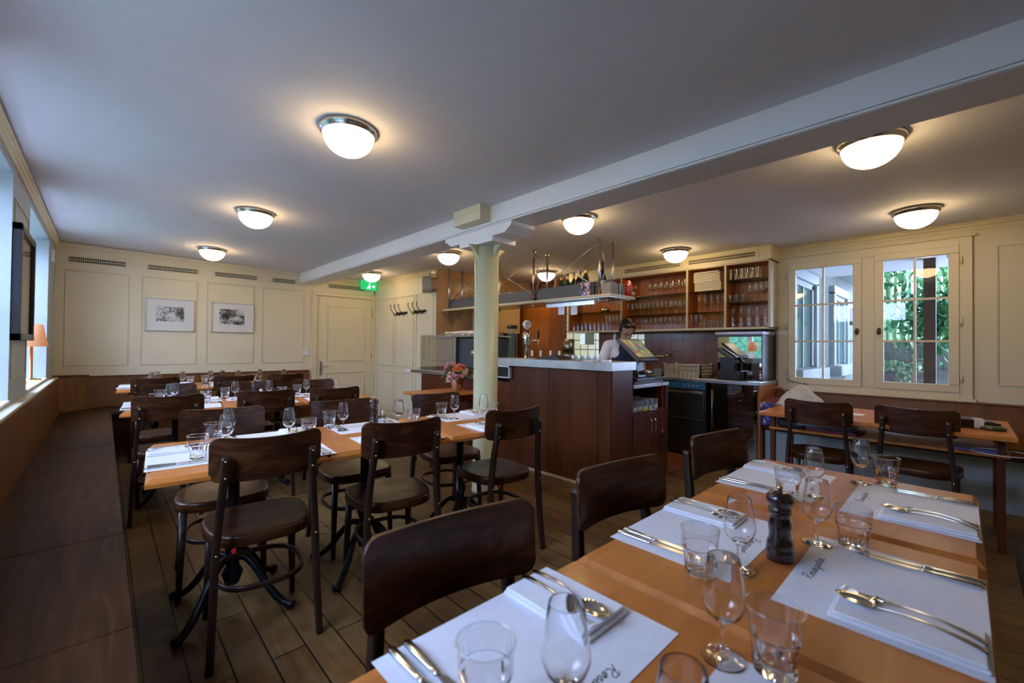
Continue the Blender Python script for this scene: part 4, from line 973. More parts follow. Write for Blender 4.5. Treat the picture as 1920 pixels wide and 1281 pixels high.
# cylinder glasses and small bowls left on the hanging shelf
def shelf_glass(h, r0, r1, nm='drinking_glass'):
    def f(): return MB().lathe(hold([(0, 0), (r0, 0), (r1, h), (r1-.002, h), (r0-.002, .006), (0, .006)]), 18).build(nm, TGLASS)
    def g():
        o = f(); o['category'] = 'glass'; o['label'] = ''; return o
    return g
TALLG = Kind(shelf_glass(.16, .028, .034)); LOWG = Kind(shelf_glass(.085, .030, .038))
for i, (y, x) in enumerate(((4.86, 3.78), (4.77, 3.84), (4.20, 3.78), (4.10, 3.80), (4.01, 3.78), (3.92, 3.80))):
    TALLG.put((x, y, 1.7805), 0, 'tall clear glass on the hanging shelf ' + (('left of the green column, ' if i < 2 else 'right of the green column, ')+ordn(i+1 if i < 2 else i-1)+' from the left'), 'tall glasses on the hanging shelf')
for i in range(6): LOWG.put((3.86, 3.80-.082*i, 1.8505), 0, 'small glass low behind the grey board of the hanging shelf, '+ordn(i+1)+' from the left', 'low glasses on the hanging shelf')
tag(MB().box(3.82, 3.90, 3.30, 3.84, 1.7805, 1.8500).build('glass_tray', BLACK), 'black tray under the small glasses on the hanging shelf', 'tray')
# postcards, basket box, red spool
def collage(name, cols):
    m = mat(name, rough=.5); L = m.node_tree.links.new; tc = N(m, 'ShaderNodeTexCoord'); v = N(m, 'ShaderNodeTexVoronoi'); v.inputs['Scale'].default_value = 40; L(tc.outputs['Object'], v.inputs['Vector'])
    r = ramp(m, cols); r.color_ramp.interpolation = 'CONSTANT'; sp = N(m, 'ShaderNodeSeparateColor'); L(v.outputs['Color'], sp.inputs[0]); L(sp.outputs[0], r.inputs[0]); L(r.outputs[0], m.node_tree.nodes['Principled BSDF'].inputs['Base Color']); return m
t = thing('postcard_stand', 'colourful pink and blue postcards standing at the edge of the hanging shelf', 'postcards', (0, 0, 0))
MB().box(3.64, 3.648, 2.665, 2.79, 1.781, 1.925).build('postcards', collage('postcard print', [(0, (.65, .30, .36)), (.25, (.04, .05, .04)), (.45, (.55, .60, .75)), (.6, (.10, .12, .30)), (.75, (.70, .45, .5)), (.9, (.2, .25, .18))]), t)
MB().box(3.65, 3.672, 2.62, 2.80, 1.781, 1.92, .002).build('holder', BLACK, t)
t = thing('card_stack', 'stack of grey cards and papers on the hanging shelf, right of the rod', 'papers', (0, 0, 0))
m = MB()
for k in range(9): m.box(3.66+random.uniform(-.004, .004), 3.80, 2.425, 2.535, 1.781+.013*k, 1.7925+.013*k)
m.build('cards', noisy('grey card edges', (.24, .23, .20), (.40, .38, .33), 60, .8), t)
MB().box(3.68, 3.79, 2.44, 2.52, 1.8985, 1.915).build('top_card', SHELFG, t)
for k in range(3):
    tag(MB().box(3.82+k*.03, 3.828+k*.03, 2.41, 2.50, 1.781, 1.90).build('menu_card', noisy('grey green card', (.20, .26, .22), (.42, .46, .40), 50, .6)), 'grey green card standing between card stack and red spool, '+ordn(k+1)+' from the left', 'card', 'cards by the red spool')
t = thing('cable_spool', 'red plastic spool with round holes at the end of the hanging shelf', 'spool', (3.99, 2.43, 1.868))
m = MB(); 
M0 = Matrix.Rotation(PI/2, 4, 'X'); m.lathe([(0, -.006), (.086, -.006), (.086, .006), (0, .006)], 32, mtx=M0); m.build('flange', RED, t)
m = MB()
for k in range(12):
    for rr, n_ in ((.03, 6), (.058, 12)):
        if k < n_: a = 2*PI*k/n_; m.lathe([(0, -.0002), (.0072, -.0002), (.0072, .0004), (0, .0004)], 10, mtx=Matrix.Translation((rr*math.cos(a), -.0062, rr*math.sin(a))) @ M0)
m.build('holes', BLACK, t); MB().tube([(0, -.008, 0), (.07, -.012, -.045)], .002, 6).ball((.075, -.015, -.05), .02, 12).build('cord_end', mat('grey cord', (.4, .4, .4), .5), t)
MB().lathe([(0, .006), (.03, .006), (.03, .03), (0, .03)], 20, mtx=Matrix.Rotation(-PI/2, 4, 'X')).build('hub', RED, t)

# beer tap, bottles and glasses along the bar
t = thing('beer_tap', 'chrome beer tap tower with a round badge behind the bar', 'beer tap', (3.74, 3.67, .90), -.8)
MB().lathe([(0, 0), (.045, 0), (.045, .02), (.033, .03), (.033, .36), (0, .36)], 24).build('column', CHROME, t)
MB().lathe([(0, .36), (.05, .36), (.056, .375), (.056, .50), (.045, .525), (.02, .54), (.012, .56), (0, .56)], 28).build('head', CHROME, t)
MB().tube([(.05, 0, .42), (.15, 0, .42)], .010, 10).tube([(.14, 0, .42), (.14, 0, .38)], .008, 8).build('spout', CHROME, t)
MB().tube([(.14, 0, .43), (.14, 0, .47)], .007).tube([(.14, 0, .46), (.14, 0, .55)], .013, 10).build('handle', BLACK, t)
MB().lathe([(0, -.006), (.052, -.006), (.052, .006), (0, .006)], 32, mtx=Matrix.Translation((0, 0, .615)) @ Matrix.Rotation(PI/2, 4, 'X')).build('badge', WHITEC, t)
m = MB()
for k in range(3): m.box(-.03+.006*k, .03-.006*k, -.0072, -.0062, .628-.022*k, .636-.022*k)
m.ball((0, -.0066, .648), .006, 8, (1, .1, 1)); m.build('badge_print', DARKGREY, t)
for i, (x, y) in enumerate(((3.66, 3.50), (3.70, 3.40), (3.76, 3.30), (3.80, 3.20))):
    (WHB).put((x, y, .9005), 0, 'bottle with white cap behind the bar beside the tap, '+ordn(i+1)+' from the left', 'white capped bottles by the tap', (1, 1, 1.0))
tag(MB().prism([(2.70, 1.119), (3.07, 1.119), (3.02, 1.13), (2.80, 1.162)], 3.22, 3.42, 'x').build('menu_slope', BLACK), 'low black sloping box on top of the bar', 'box')
tag(MB().box(3.53, 3.72, 2.54, 3.06, .9005, 1.072, .004).build('glass_rack_base', STEEL), 'low steel rack carrying the water glasses behind the bar', 'rack')
for k in range(2):
    for i in range(6): LOWG.put((3.575+.095*k, 3.01-.084*i, 1.0725), 0, 'water glass behind the bar, '+ordn(i+1)+' from left in the '+('front' if k == 0 else 'back')+' line', 'water glasses behind the bar')
tag(MB().box(3.16, 3.24, 2.28, 2.38, 1.1185, 1.1255).build('bar_papers', PAPER), 'small pile of white papers on the bar top near its end', 'papers')
tag(MB().box(3.12, 3.16, 2.08, 2.16, 1.1185, 1.135).build('card_holder', WHITEC), 'small white card holder at the corner of the bar top', 'card')
# steam pot on the back counter below the cabinet
t = thing('steel_pot', 'tall steel pot on a cream base in front of the kitchen opening', 'pot', (4.86, 3.92, .90))
MB().lathe([(0, 0), (.10, 0), (.10, .20), (.09, .24), (0, .24)], 28).build('base', mat('cream base', (.55, .48, .36), .4), t)
MB().lathe([(0, .24), (.085, .24), (.085, .46), (.080, .46), (0, .455)], 28).build('pot_body', STEEL, t)

# back counter with dishwasher and wine fridge
t = thing('back_counter', 'stainless back counter under the glass cabinet', 'counter', (0, 0, 0))
MB().box(4.90, 5.525, 1.44, 4.45, .86, .90, .004).build('worktop', STEEL, t)
MB().box(4.93, 5.50, 1.445, 1.47, .0, .86, .002).build('side_panel', CABW, t)
MB().box(4.96, 5.50, 2.50, 4.44, .0, .86, .002).build('base_cupboard', BARW, t)
t = thing('dishwasher', 'stainless under counter dishwasher with a blue control strip', 'dishwasher', (0, 0, 0))
MB().box(4.93, 5.50, 2.0, 2.48, .03, .858, .003).build('body', DARKSTEEL, t)
MB().box(4.915, 4.93, 2.0, 2.48, .775, .855, .002).build('control_panel', mat('blue control strip', (.04, .17, .30), .3), t)
MB().box(4.905, 4.93, 2.01, 2.47, .14, .755, .004).build('door', DARKSTEEL, t)
MB().box(4.895, 4.905, 2.03, 2.45, .43, .44).build('trim_strip', STEEL, t); MB().box(4.895, 4.905, 2.03, 2.45, .72, .745, .002).build('door_handle', STEEL, t)
m = MB(); 
for k in range(4): m.box(4.913, 4.9155, 2.08+.05*k, 2.10+.05*k, .81, .82)
m.build('indicator', WHITEC, t)
t = thing('wine_fridge', 'black glass fronted wine fridge with rows of bottles under the back counter', 'fridge', (0, 0, 0))
m = MB(); m.box(4.95, 5.5, 1.475, 1.50, .03, .855).box(4.95, 5.5, 1.925, 1.95, .03, .855).box(4.95, 5.5, 1.5, 1.925, .03, .06).box(4.95, 5.5, 1.5, 1.925, .83, .855).box(5.45, 5.5, 1.5, 1.925, .06, .83); m.build('body', BLACK, t)
MB().box(4.935, 4.94, 1.48, 1.945, .05, .85).build('door_glass', SMOKE, t); MB().tube([(4.92, 1.93, .35), (4.92, 1.93, .78)], .007, 8).build('door_handle', STEEL, t)
m = MB()
for k in range(7): m.box(4.96, 5.4, 1.50, 1.925, .13+.098*k, .136+.098*k)
m.build('wire_shelves', STEEL, t)
LAYB = Kind(lambda: tag(MB().lathe([(0, 0), (.036, 0), (.036, .19), (.014, .24), (.014, .30), (0, .30)], 14, mtx=Matrix.Rotation(PI/2, 4, 'Y')).build('wine_bottle', BGLASS2), '', 'bottle'))
for k in range(7):
    for i in range(5): LAYB.put((5.02, 1.545+.083*i, .175+.098*k-.0), 0, 'wine bottle lying in the black fridge, '+ordn(7-k)+' level from top, '+ordn(5-i)+' from left', 'bottles in the wine fridge')
# oven-like cabinet with a mirror front and the till before it
t = thing('glass_washer_cabinet', 'grey boxy machine with a mirror front at the right end of the back counter', 'machine', (0, 0, 0))
MB().box(5.08, 5.46, 1.47, 1.93, .9005, 1.40, .004).build('body', DARKGREY, t)
MB().box(5.068, 5.08, 1.475, 1.925, .915, 1.375).build('mirror_front', mat('dark mirror', (.62, .66, .66), .02, 1), t)
MB().box(5.05, 5.47, 1.46, 1.95, 1.40, 1.432, .003).build('top_lid', mat('lilac grey lid', (.35, .33, .42), .35, .3), t)
t = thing('cash_till', 'black till with tilted screen before the mirror fronted machine', 'till', (4.975, 1.66, .9005), -.1)
MB().box(-.05, .06, -.02, .22, 0, .10, .006).build('base', BLACK, t); MB().box(-.03, .04, .04, .20, .10, .25, .006).build('printer', BLACK, t)
MB().prism([(.02, .18), (.24, .33), (.25, .345), (.235, .36), (.01, .20)], -.045, .04, 'x').build('screen', BLACK, t)
def crate():
    m = MB(); x0, x1, y0, y1 = 0, .36, 0, .46
    m.box(x0, x1, y0, y1, 0, .012)
    for z in (.03, .075, .115, .155): 
        h = .025 if z == .03 else .010
        m.box(x0, x0+.008, y0, y1, z-.018, z-.018+h+.004).box(x1-.008, x1, y0, y1, z-.018, z-.018+h+.004).box(x0, x1, y0, y0+.008, z-.018, z-.018+h+.004).box(x0, x1, y1-.008, y1, z-.018, z-.018+h+.004)
    n = 9
    for i in range(n+1):
        y = y0+(y1-y0-.009)*i/n; w = .009
        m.box(x0, x0+.007, y, y+w, 0, .15).box(x1-.007, x1, y, y+w, 0, .15)
    for i in range(10):
        x = x0+(x1-x0-.010)*i/9; m.box(x, x+.010, y0, y0+.007, 0, .15).box(x, x+.010, y1-.007, y1, 0, .15)
    for a, b in ((x0, y0), (x1-.03, y0), (x0, y1-.03), (x1-.03, y1-.03)): m.box(a, a+.03, b, b+.03, 0, .165, .006)
    return m
tag(crate().build('dish_crate', noisy('beige plastic', (.46, .42, .32), (.52, .48, .37), 8, .45), loc=(4.93, 2.06, .9005)), 'beige plastic glass rack standing on the back counter', 'crate')
t = thing('wall_tap', 'chrome wall tap on the brown tiles behind the person', 'tap', (5.53, 2.86, 1.14))
MB().tube([(0, -.08, 0), (-.06, -.08, 0)], .012).tube([(0, .08, 0), (-.06, .08, 0)], .012).tube([(-.06, -.1, 0), (-.06, .1, 0)], .014).build('mixer_body', CHROME, t)
MB().tube(smooth_path([(-.06, 0, 0), (-.10, 0, .02), (-.22, 0, .03), (-.24, 0, -.04)], 4), .009).build('spout', CHROME, t)
for s in (-1, 1): MB().ball((-.06, s*.13, .015), .022, 10).build('handle', CHROME, t)
tag(MB().box(4.98, 5.05, 2.56, 2.66, .9005, .985, .006).build('soap_box', mat('grey green plastic', (.22, .32, .27), .4)), 'small grey green box between the till terminal and the beige rack', 'box')
# kitchen hatch frame and glimpses inside the kitchen
tag(MB().box(5.49, 5.53, 3.545, 3.585, .905, 1.46, .003).build('steel_post', STEEL), 'steel upright at the edge of the small kitchen hatch', 'post')
tag(MB().box(6.9, 7.2, 5.15, 5.28, 1.30, 1.72, .01).build('paper_dispenser', mat('grey green dispenser', (.50, .52, .36), .4)), 'grey dispenser on the tiled kitchen wall seen through the opening', 'dispenser')
tag(MB().box(6.3, 6.36, 5.28, 5.34, .3, 2.0).build('kitchen_rail', STEEL), 'vertical steel rail in the kitchen beyond the opening', 'rail')
tag(MB().ball((6.3, 5.35, 1.75), .08, 12).build('kitchen_clock', WHITEC), 'round white bowl hanging in the kitchen', 'bowl')
tag(MB().ball((6.0, 4.98, 1.02), .10, 12, (1, 1, .8)).build('green_bowl', mat('green plastic', (.05, .45, .04), .4)), 'green plastic bowl at the edge of the kitchen opening', 'bowl')
tag(MB().box(5.9, 6.3, 4.4, 5.3, 0, .92).build('kitchen_table', STEEL), 'steel kitchen worktop beyond the opening', 'worktop')

# glass cabinet
t = thing('glass_cabinet', 'long open wall cabinet of orange wood filled with glasses above the back counter', 'cabinet', (0, 0, 0))
Y0, Y1, Z0, Z1, XF, XB = 1.43, 4.23, 1.47, 2.23, 5.215, 5.515
m = MB(); m.box(XF, XB, Y0, Y0+.022, Z0, Z1, .002, seg=1).box(XF, XB, Y1-.022, Y1, Z0, Z1, .002, seg=1).box(XF, XB, Y0, Y1, Z0-.005, Z0+.018, .002, seg=1).box(XF, XB, Y0, Y1, Z1-.018, Z1+.002)
m.build('carcass', GREYGREEN, t)
MB().box(XB-.012, XB+.01, Y0+.01, Y1-.01, Z0+.01, Z1-.01).build('back_panel', CABW, t)
m = MB()
divs = [Y0+.022, 1.90, 2.35, 3.28, Y1-.022]
for d in divs[1:-1]: m.box(XF+.004, XB-.01, d-.010, d+.010, Z0+.018, Z1-.018)
m.box(XF+.006, XB-.012, Y0+.022, Y0+.027, Z0+.018, Z1-.018).box(XF+.006, XB-.012, Y1-.027, Y1-.022, Z0+.018, Z1-.018).box(XF+.006, XB-.012, Y0+.03, Y1-.03, Z1-.024, Z1-.018).box(XF+.006, XB-.012, Y0+.03, Y1-.03, Z0+.018, Z0+.022)
m.build('divider', CABW, t)
m = MB()
for d in divs[1:-1]: m.box(XF-.001, XF+.004, d-.011, d+.011, Z0, Z1)
m.build('front_edge', GREYGREEN, t)
bays = [(divs[0], divs[1], (1.77, 2.035)), (divs[1], divs[2], (1.68, 1.935)), (divs[2], divs[3], (1.68, 1.935)), (divs[3], divs[4], (1.76,))]
for a, b, zs in bays:
    for z in zs: MB().box(XF+.02, XB-.015, a+.006, b-.006, z-.004, z+.004).build('shelf', SHELFGL, t)
def stemglass(h, r, nm='stemmed_glass'):
    def f():
        pr = [(0, 0), (r*.95, .001), (r*.9, .003), (.005, .008), (.004, h*.42), (r*.6, h*.48), (r, h*.64), (r*.95, h*.8), (r*.78, h), (r*.75, h), (r*.92, h*.8), (r*.96, h*.64), (r*.55, h*.495), (0, h*.47)]
        o = MB().lathe(hold(pr), 14).build(nm, TGLASS); o['category'] = 'glass'; o['label'] = ''; return o
    return f
SG = Kind(stemglass(.17, .031)); SG2 = Kind(stemglass(.135, .027)); FL = Kind(stemglass(.20, .022, 'champagne_flute'))
CAR = Kind(lambda: tag(MB().lathe(hold([(0, 0), (.038, 0), (.040, .02), (.038, .10), (.018, .17), (.018, .21), (.026, .235), (.024, .235), (.016, .21), (.016, .17), (.035, .10), (.037, .01), (0, .01)]), 16).build('carafe', TGLASS), '', 'carafe'))
TG2 = Kind(shelf_glass(.13, .025, .029)); LG2 = Kind(shelf_glass(.095, .026, .033))
def fill(kind, y0, y1, z, lab, grp, step, x=(5.27, 5.40), sc=None):
    n = int(abs(y1-y0)/step)+1
    for xi, xx in enumerate(x):
        for i in range(n): kind.put((xx, y0+(y1-y0)*i/max(1, n-1)+.012*xi, z), 0, lab+', '+ordn(n-i)+' from left'+('' if len(x) == 1 else (' in front line' if xi == 0 else ' in back line')), grp, sc)
zb = Z0+.0225
fill(SG, 2.40, 2.88, 1.9395, 'stemmed wine glass, widest cabinet bay, top shelf', 'wine glasses, widest bay, top shelf', .072)
SG.put((5.28, 3.10, 1.9395), 0, 'wine glass beyond the red spool in the cabinet, right of two', 'two wine glasses beside the red spool'); SG.put((5.28, 3.18, 1.9395), 0, 'wine glass beyond the red spool in the cabinet, left of two', 'two wine glasses beside the red spool')
fill(SG2, 2.39, 3.20, 1.6845, 'small stemmed glass, widest cabinet bay, middle shelf', 'stemmed glasses, widest bay, middle shelf', .062, sc=(1, 1, 1.25))
fill(SG2, 2.39, 3.06, zb, 'small stemmed glass, widest cabinet bay, bottom shelf', 'stemmed glasses, widest bay, bottom shelf', .062, sc=(1, 1, 1.15))
fill(FL, 1.94, 2.24, 1.6845, 'tall stemmed glass on the shelf below the white baskets', 'tall glasses below the baskets', .075, x=(5.30,), sc=(1.1, 1.1, 1.08))
fill(LG2, 1.93, 2.16, zb, 'straight tumbler, bottom shelf under the baskets', 'tumblers below the baskets', .072)
fill(SG2, 2.20, 2.32, zb, 'stemmed glass, bottom shelf under the baskets', 'stemmed glasses below the baskets', .058)
fill(TG2, 1.58, 1.86, 2.0395, 'narrow glass, right cabinet bay, top shelf', 'narrow glasses, right bay, top shelf', .047, sc=(.8, .8, .95))
fill(LG2, 1.72, 1.86, 1.7745, 'low glass, right cabinet bay, middle shelf', 'low glasses, right bay, middle shelf', .066)
fill(FL, 1.48, 1.66, 1.7745, 'tall flute, right cabinet bay, middle shelf', 'flutes, right bay, middle shelf', .052)
fill(CAR, 1.50, 1.84, zb, 'clear glass carafe on the bottom shelf of the right cabinet bay', 'carafes, right bay, bottom shelf', .085, x=(5.30,), sc=(1, 1, 1.08))
fill(TG2, 3.62, 4.16, zb, 'straight glass, left cabinet bay, bottom shelf', 'straight glasses, left bay, bottom shelf', .07)
fill(FL, 3.33, 3.56, zb, 'slim flute, left cabinet bay, bottom shelf', 'flutes, left bay, bottom shelf', .055)
fill(SG, 3.32, 3.42, 1.7645, 'wine glass, right end of left bay upper shelf', 'wine glasses, left bay, right', .07)
fill(SG, 3.80, 4.05, 1.7645, 'wine glass, left end of left bay upper shelf', 'wine glasses, left bay, left', .08)
tag(MB().lathe([(0, 0), (.04, 0), (.07, .02), (.06, .05), (0, .06)], 20).build('metal_bowl', CHROME, loc=(5.30, 3.60, 1.7645)), 'shiny metal bowl on the upper shelf of the left cabinet bay', 'bowl')
def basket(nm, z, dx, lab):
    m = MB(); w, d, h = .30, .20, .105
    def side(P, ln, n):
        for k in range(6):
            zz = h*k/6; thick = .012 if k in (0, 5) else .0085
            P(m, 0, ln, zz, zz+thick, 0)
        for i in range(n): a = ln*i/n; P(m, a, a+.008, .006, h-.004, .002)
    for s_ in (-1, 1):
        side(lambda m, a, b, z0, z1, o: m.box(s_*(d/2-o)-.002, s_*(d/2-o)+.002, -w/2+a, -w/2+b, z0, z1), w, 14)
        side(lambda m, a, b, z0, z1, o: m.box(-d/2+a, -d/2+b, s_*(w/2-o)-.002, s_*(w/2-o)+.002, z0, z1), d, 9)
    m.box(-d/2, d/2, -w/2, w/2, 0, .006)
    t = m.build(nm, noisy('white wicker', (.56, .50, .38), (.68, .62, .48), 40, .7), loc=(5.345, 2.125+dx, z), rot=.06); tag(t, lab, 'basket'); return t
basket('wicker_basket', 1.9395, -.005, 'white wicker basket on the top cabinet shelf, lower of the two'); basket('wicker_basket', 2.0475, .008, 'white wicker basket, upper of the two in the cabinet, lined with cloth')
tag(MB().box(5.24, 5.45, 1.98, 2.28, 2.1535, 2.172, .008).build('basket_cloth', noisy('pale grey cloth', (.55, .52, .50), (.63, .60, .58), 30, .9)), 'folded pale cloth lining the upper white basket', 'cloth')

# under counter at the end of the bar with the terminal
t = thing('end_cupboard', 'brown cupboard with steel top and open shelf at the end of the bar', 'cupboard', (0, 0, 0))
MB().box(3.475, 4.15, 2.05, 2.49, .870, .905, .003).build('worktop', STEEL, t)
m = MB(); m.box(3.475, 3.49, 2.07, 2.48, .03, .87).box(4.115, 4.135, 2.07, 2.48, .0, .87).box(3.49, 4.115, 2.46, 2.48, .03, .87).box(3.49, 4.115, 2.07, 2.46, .628, .645).box(3.49, 4.115, 2.07, 2.46, .03, .05); m.build('carcass', BARW, t)
MB().box(4.135, 4.142, 2.06, 2.48, 0, .87).build('steel_edge', STEEL, t)
for a, b, hx in ((3.478, 3.795, 3.765), (3.80, 4.117, 3.835)):
    d = MB().box(a, b, 2.052, 2.070, .035, .625, .0015, seg=1).build('door', BARW, t)
    MB().tube(smooth_path([(hx, 2.052, .565), (hx, 2.03, .56), (hx, 2.025, .50), (hx, 2.03, .445), (hx, 2.052, .44)], 4), .006, 8).build('door_handle', CHROME, d)
t = None
for i in range(5):
    x = 3.53+.095*i; b = MB(); b.box(x, x+.004, 2.09, 2.30, .646, .74).box(x+.082, x+.086, 2.09, 2.30, .646, .74).box(x, x+.086, 2.09, 2.30, .646, .65).box(x, x+.086, 2.296, 2.30, .646, .75).box(x, x+.086, 2.09, 2.094, .646, .69)
    tag(b.build('storage_bin', noisy('pale blue grey plastic', (.42, .48, .52), (.50, .56, .60), 10, .4)), 'pale open storage bin under the terminal, '+ordn(i+1)+' from the left', 'bin', 'storage bins at the bar end')
tag(MB().box(3.70, 3.76, 2.072, 2.088, .646, .68, .003).build('yellow_packet', mat('yellow wrap', (.75, .55, .02), .5)), 'small yellow packet before the storage bins', 'packet')
tag(MB().box(3.80, 3.92, 2.058, 2.088, .646, .6475).build('paper_slip', PAPER), 'white slip of paper on the open shelf at the bar end', 'paper')
# terminal
SCREEN = mat('till screen', rough=.3, emit=(1, 1, 1), es=.0)
def screen_mat():
    m = MATS['till screen']; nt = m.node_tree; L = nt.links.new; b = nt.nodes['Principled BSDF']; tc = N(m, 'ShaderNodeTexCoord'); v = N(m, 'ShaderNodeTexVoronoi', distance='CHEBYCHEV')
    v.inputs['Scale'].default_value = 22; v.inputs['Randomness'].default_value = .25; L(tc.outputs['Object'], v.inputs['Vector']); sp = N(m, 'ShaderNodeSeparateColor'); L(v.outputs['Color'], sp.inputs[0])
    r = ramp(m, [(0, (.30, .26, .22)), (.25, (.25, .42, .10)), (.42, (.55, .50, .10)), (.55, (.16, .16, .36)), (.68, (.45, .10, .12)), (.8, (.36, .32, .30)), (.9, (.10, .30, .26))]); r.color_ramp.interpolation = 'CONSTANT'
    L(sp.outputs[0], r.inputs[0]); L(r.outputs[0], b.inputs['Emission Color']); b.inputs['Emission Strength'].default_value = .25; b.inputs['Base Color'].default_value = (.05, .05, .05, 1)
screen_mat()
t = thing('touch_terminal', 'dark touch screen terminal with coloured buttons at the end of the bar', 'terminal', (3.80, 2.22, .9055), 0)
MB().box(-.15, .22, -.10, .12, 0, .055, .01).build('base', BLACK, t)
MB().prism([(-.06, .05), (.06, .05), (.03, .20), (-.03, .20)], -.05, .08, 'x').build('stand', DARKGREY, t)
MT = Matrix.Translation((-.03, -.035, .315)) @ Matrix.Rotation(math.radians(-48), 4, 'X')
MB().box(-.185, .185, -.018, .018, -.155, .155, .01, mtx=MT).build('bezel', DARKGREY, t)
so = MB().box(-.155, .155, -.0002, .0002, -.115, .125).build('screen', SCREEN, t); so.matrix_local = MT @ Matrix.Translation((0, -.0188, 0))
MB().tube([(.02, -.08, .10), (.14, -.08, .10)], .022, 12).build('card_reader', STEEL, t)
tag(MB().box(3.49, 4.02, 2.052, 2.10, .9055, .93, .004).build('cash_drawer_lip', DARKGREY), 'grey tray edge in front of the touch terminal', 'tray')
# red coil key cord
t = thing('coil_cord', 'red coiled key cord hanging from the steel top at the bar end', 'cord', (3.985, 2.035, 0))
pts = [(.007*math.cos(i*.9), .007*math.sin(i*.9), .915-i*.0021) for i in range(230)]
MB().tube(pts, .0022, 5).build('red_coil', mat('red plastic cord', (.55, .015, .03), .35), t)
MB().tube([(0, 0, .915), (0, .03, .93)], .003).lathe([(.010, 0), (.013, .002), (.010, .004), (.008, .002)], 14, mtx=Matrix.Translation((0, 0, .43)) @ Matrix.Rotation(PI/2, 4, 'X')).build('key_ring', CHROME, t)
for k, (dx, h, mt) in enumerate(((-.012, .085, BLACK), (.006, .10, CHROME), (.016, .08, BLACK))): MB().box(dx-.006, dx+.006, -.004+.004*k, -.001+.004*k, .40-h, .41, .001).build('key', mt, t)
MB().tube([(0, 0, .31), (.002, 0, .08)], .0035, 6).build('black_strap', BLACK, t)

# ------------------------------------------------------------------ vase and bouquet
t = thing('flower_vase', 'coppery metal vase holding the bouquet on the small table', 'vase', (2.85, 3.88, .7455))
MB().lathe(hold([(0, 0), (.045, 0), (.05, .004), (.062, .05), (.076, .13), (.080, .17), (.080, .185), (.077, .185), (.072, .13), (.058, .05), (0, .01)], .001), 40).build('vase_body', mat('coppery chrome', (.62, .47, .38), .12, 1), t)
bq = thing('bouquet', 'bouquet of orange and pink roses with green leaves in the coppery vase', 'flowers', (2.85, 3.88, .90))
def rose(c, r, mt, nm='rose'):
    m = MB(); ax = (Vector(c)-Vector((0, 0, -.06))).normalized(); Q = Vector((0, 0, 1)).rotation_difference(ax).to_matrix().to_4x4()
    M = Matrix.Translation(c) @ Q
    m.ball((0, 0, .1*r), r*.45, 10, (1, 1, 1.1), M)
    for ring, (n, rr, op, h) in enumerate(((3, .42, .15, 1.0), (5, .62, .35, .95), (6, .85, .75, .75), (6, 1.0, 1.25, .45))):
        for k in range(n):
            a0 = 2*PI*k/n+ring*.6; vs = []; fs = []
            for j in range(4):
                for i in range(5):
                    u = (i/4-.5)*2*PI/n*1.35; v = j/3; rad = rr*r*(.35+.65*math.sin(v*PI/2))*(1+op*.18*v*v); 
                    z = -r*.55+h*r*1.25*v-(op*.25*r*v*v*v); edge = .10*r*(1-abs(i-2)/2)*v
                    vs.append((rad*math.cos(a0+u), rad*math.sin(a0+u), z+edge))
            for j in range(3):
                for i in range(4): q = j*5+i; fs.append((q, q+1, q+6, q+5))
            m.add(vs, fs, True, M)
    o = m.build(nm, mt, bq); return o
def petal(name, c1, c2): return noisy(name, c1, c2, 60, .6)
PO = petal('orange petals', (.80, .20, .06), (.88, .36, .16)); PP = petal('pink petals', (.70, .26, .30), (.80, .42, .42)); PL = petal('pale pink petals', (.75, .48, .42), (.82, .60, .52)); PC = petal('creamy petals', (.72, .50, .28), (.80, .62, .40))
for c, r, mt, lb in (((-.045, -.06, .10), .046, PO, 'largest orange rose'), ((.10, .02, .105), .038, PO, 'orange rose at the right'), ((-.12, .03, .115), .028, PP, 0), ((.02, -.02, .13), .028, PP, 0), ((-.13, -.05, .04), .028, PL, 0),
                 ((-.10, -.10, .01), .032, PP, 0), ((.03, -.11, .055), .032, PL, 0), ((.085, -.07, .075), .028, PC, 0), ((-.165, .02, .06), .022, PP, 0), ((-.08, .06, .14), .024, PL, 0), ((.05, .07, .12), .026, PP, 0),
                 ((-.155, -.06, -.01), .03, PL, 0), ((.12, -.03, .05), .025, PP, 0), ((-.02, -.12, .02), .022, PP, 0), ((.0, .05, .15), .022, PC, 0), ((-.07, -.02, .15), .022, PP, 0)):
    o = rose(c, r, mt)
    if lb: o['label'] = lb
lfm = mat('rose leaves', (.04, .13, .04), .45)
for k in range(46):
    a = random.uniform(0, 6.28); rr = random.uniform(.05, .17); z = random.uniform(-.05, .07); s_ = random.uniform(.03, .05)
    M = Matrix.Translation((rr*math.cos(a), rr*math.sin(a), z)) @ Matrix.Rotation(a, 4, 'Z') @ Matrix.Rotation(random.uniform(-.2, .9), 4, 'Y') @ Matrix.Rotation(random.uniform(-.5, .5), 4, 'X')
    m = MB(); P = [(-s_, 0, 0), (-.4*s_, .42*s_, .12*s_), (.3*s_, .36*s_, .1*s_), (s_, 0, -.1*s_), (.3*s_, -.36*s_, .1*s_), (-.4*s_, -.42*s_, .12*s_), (-.4*s_, 0, 0), (.3*s_, 0, 0)]
    m.add(P, [(0, 6, 1), (1, 6, 7, 2), (2, 7, 3), (0, 5, 6), (5, 4, 7, 6), (4, 3, 7)], True, M); m.build('leaf', lfm, bq)
m = MB()
for k in range(10):
    a = 2*PI*k/10; m.tube(smooth_path([(.02*math.cos(a), .02*math.sin(a), -.13), (.04*math.cos(a), .04*math.sin(a), 0), (.10*math.cos(a), .10*math.sin(a), .08)], 3), .003, 5)
m.build('stems', lfm, bq)

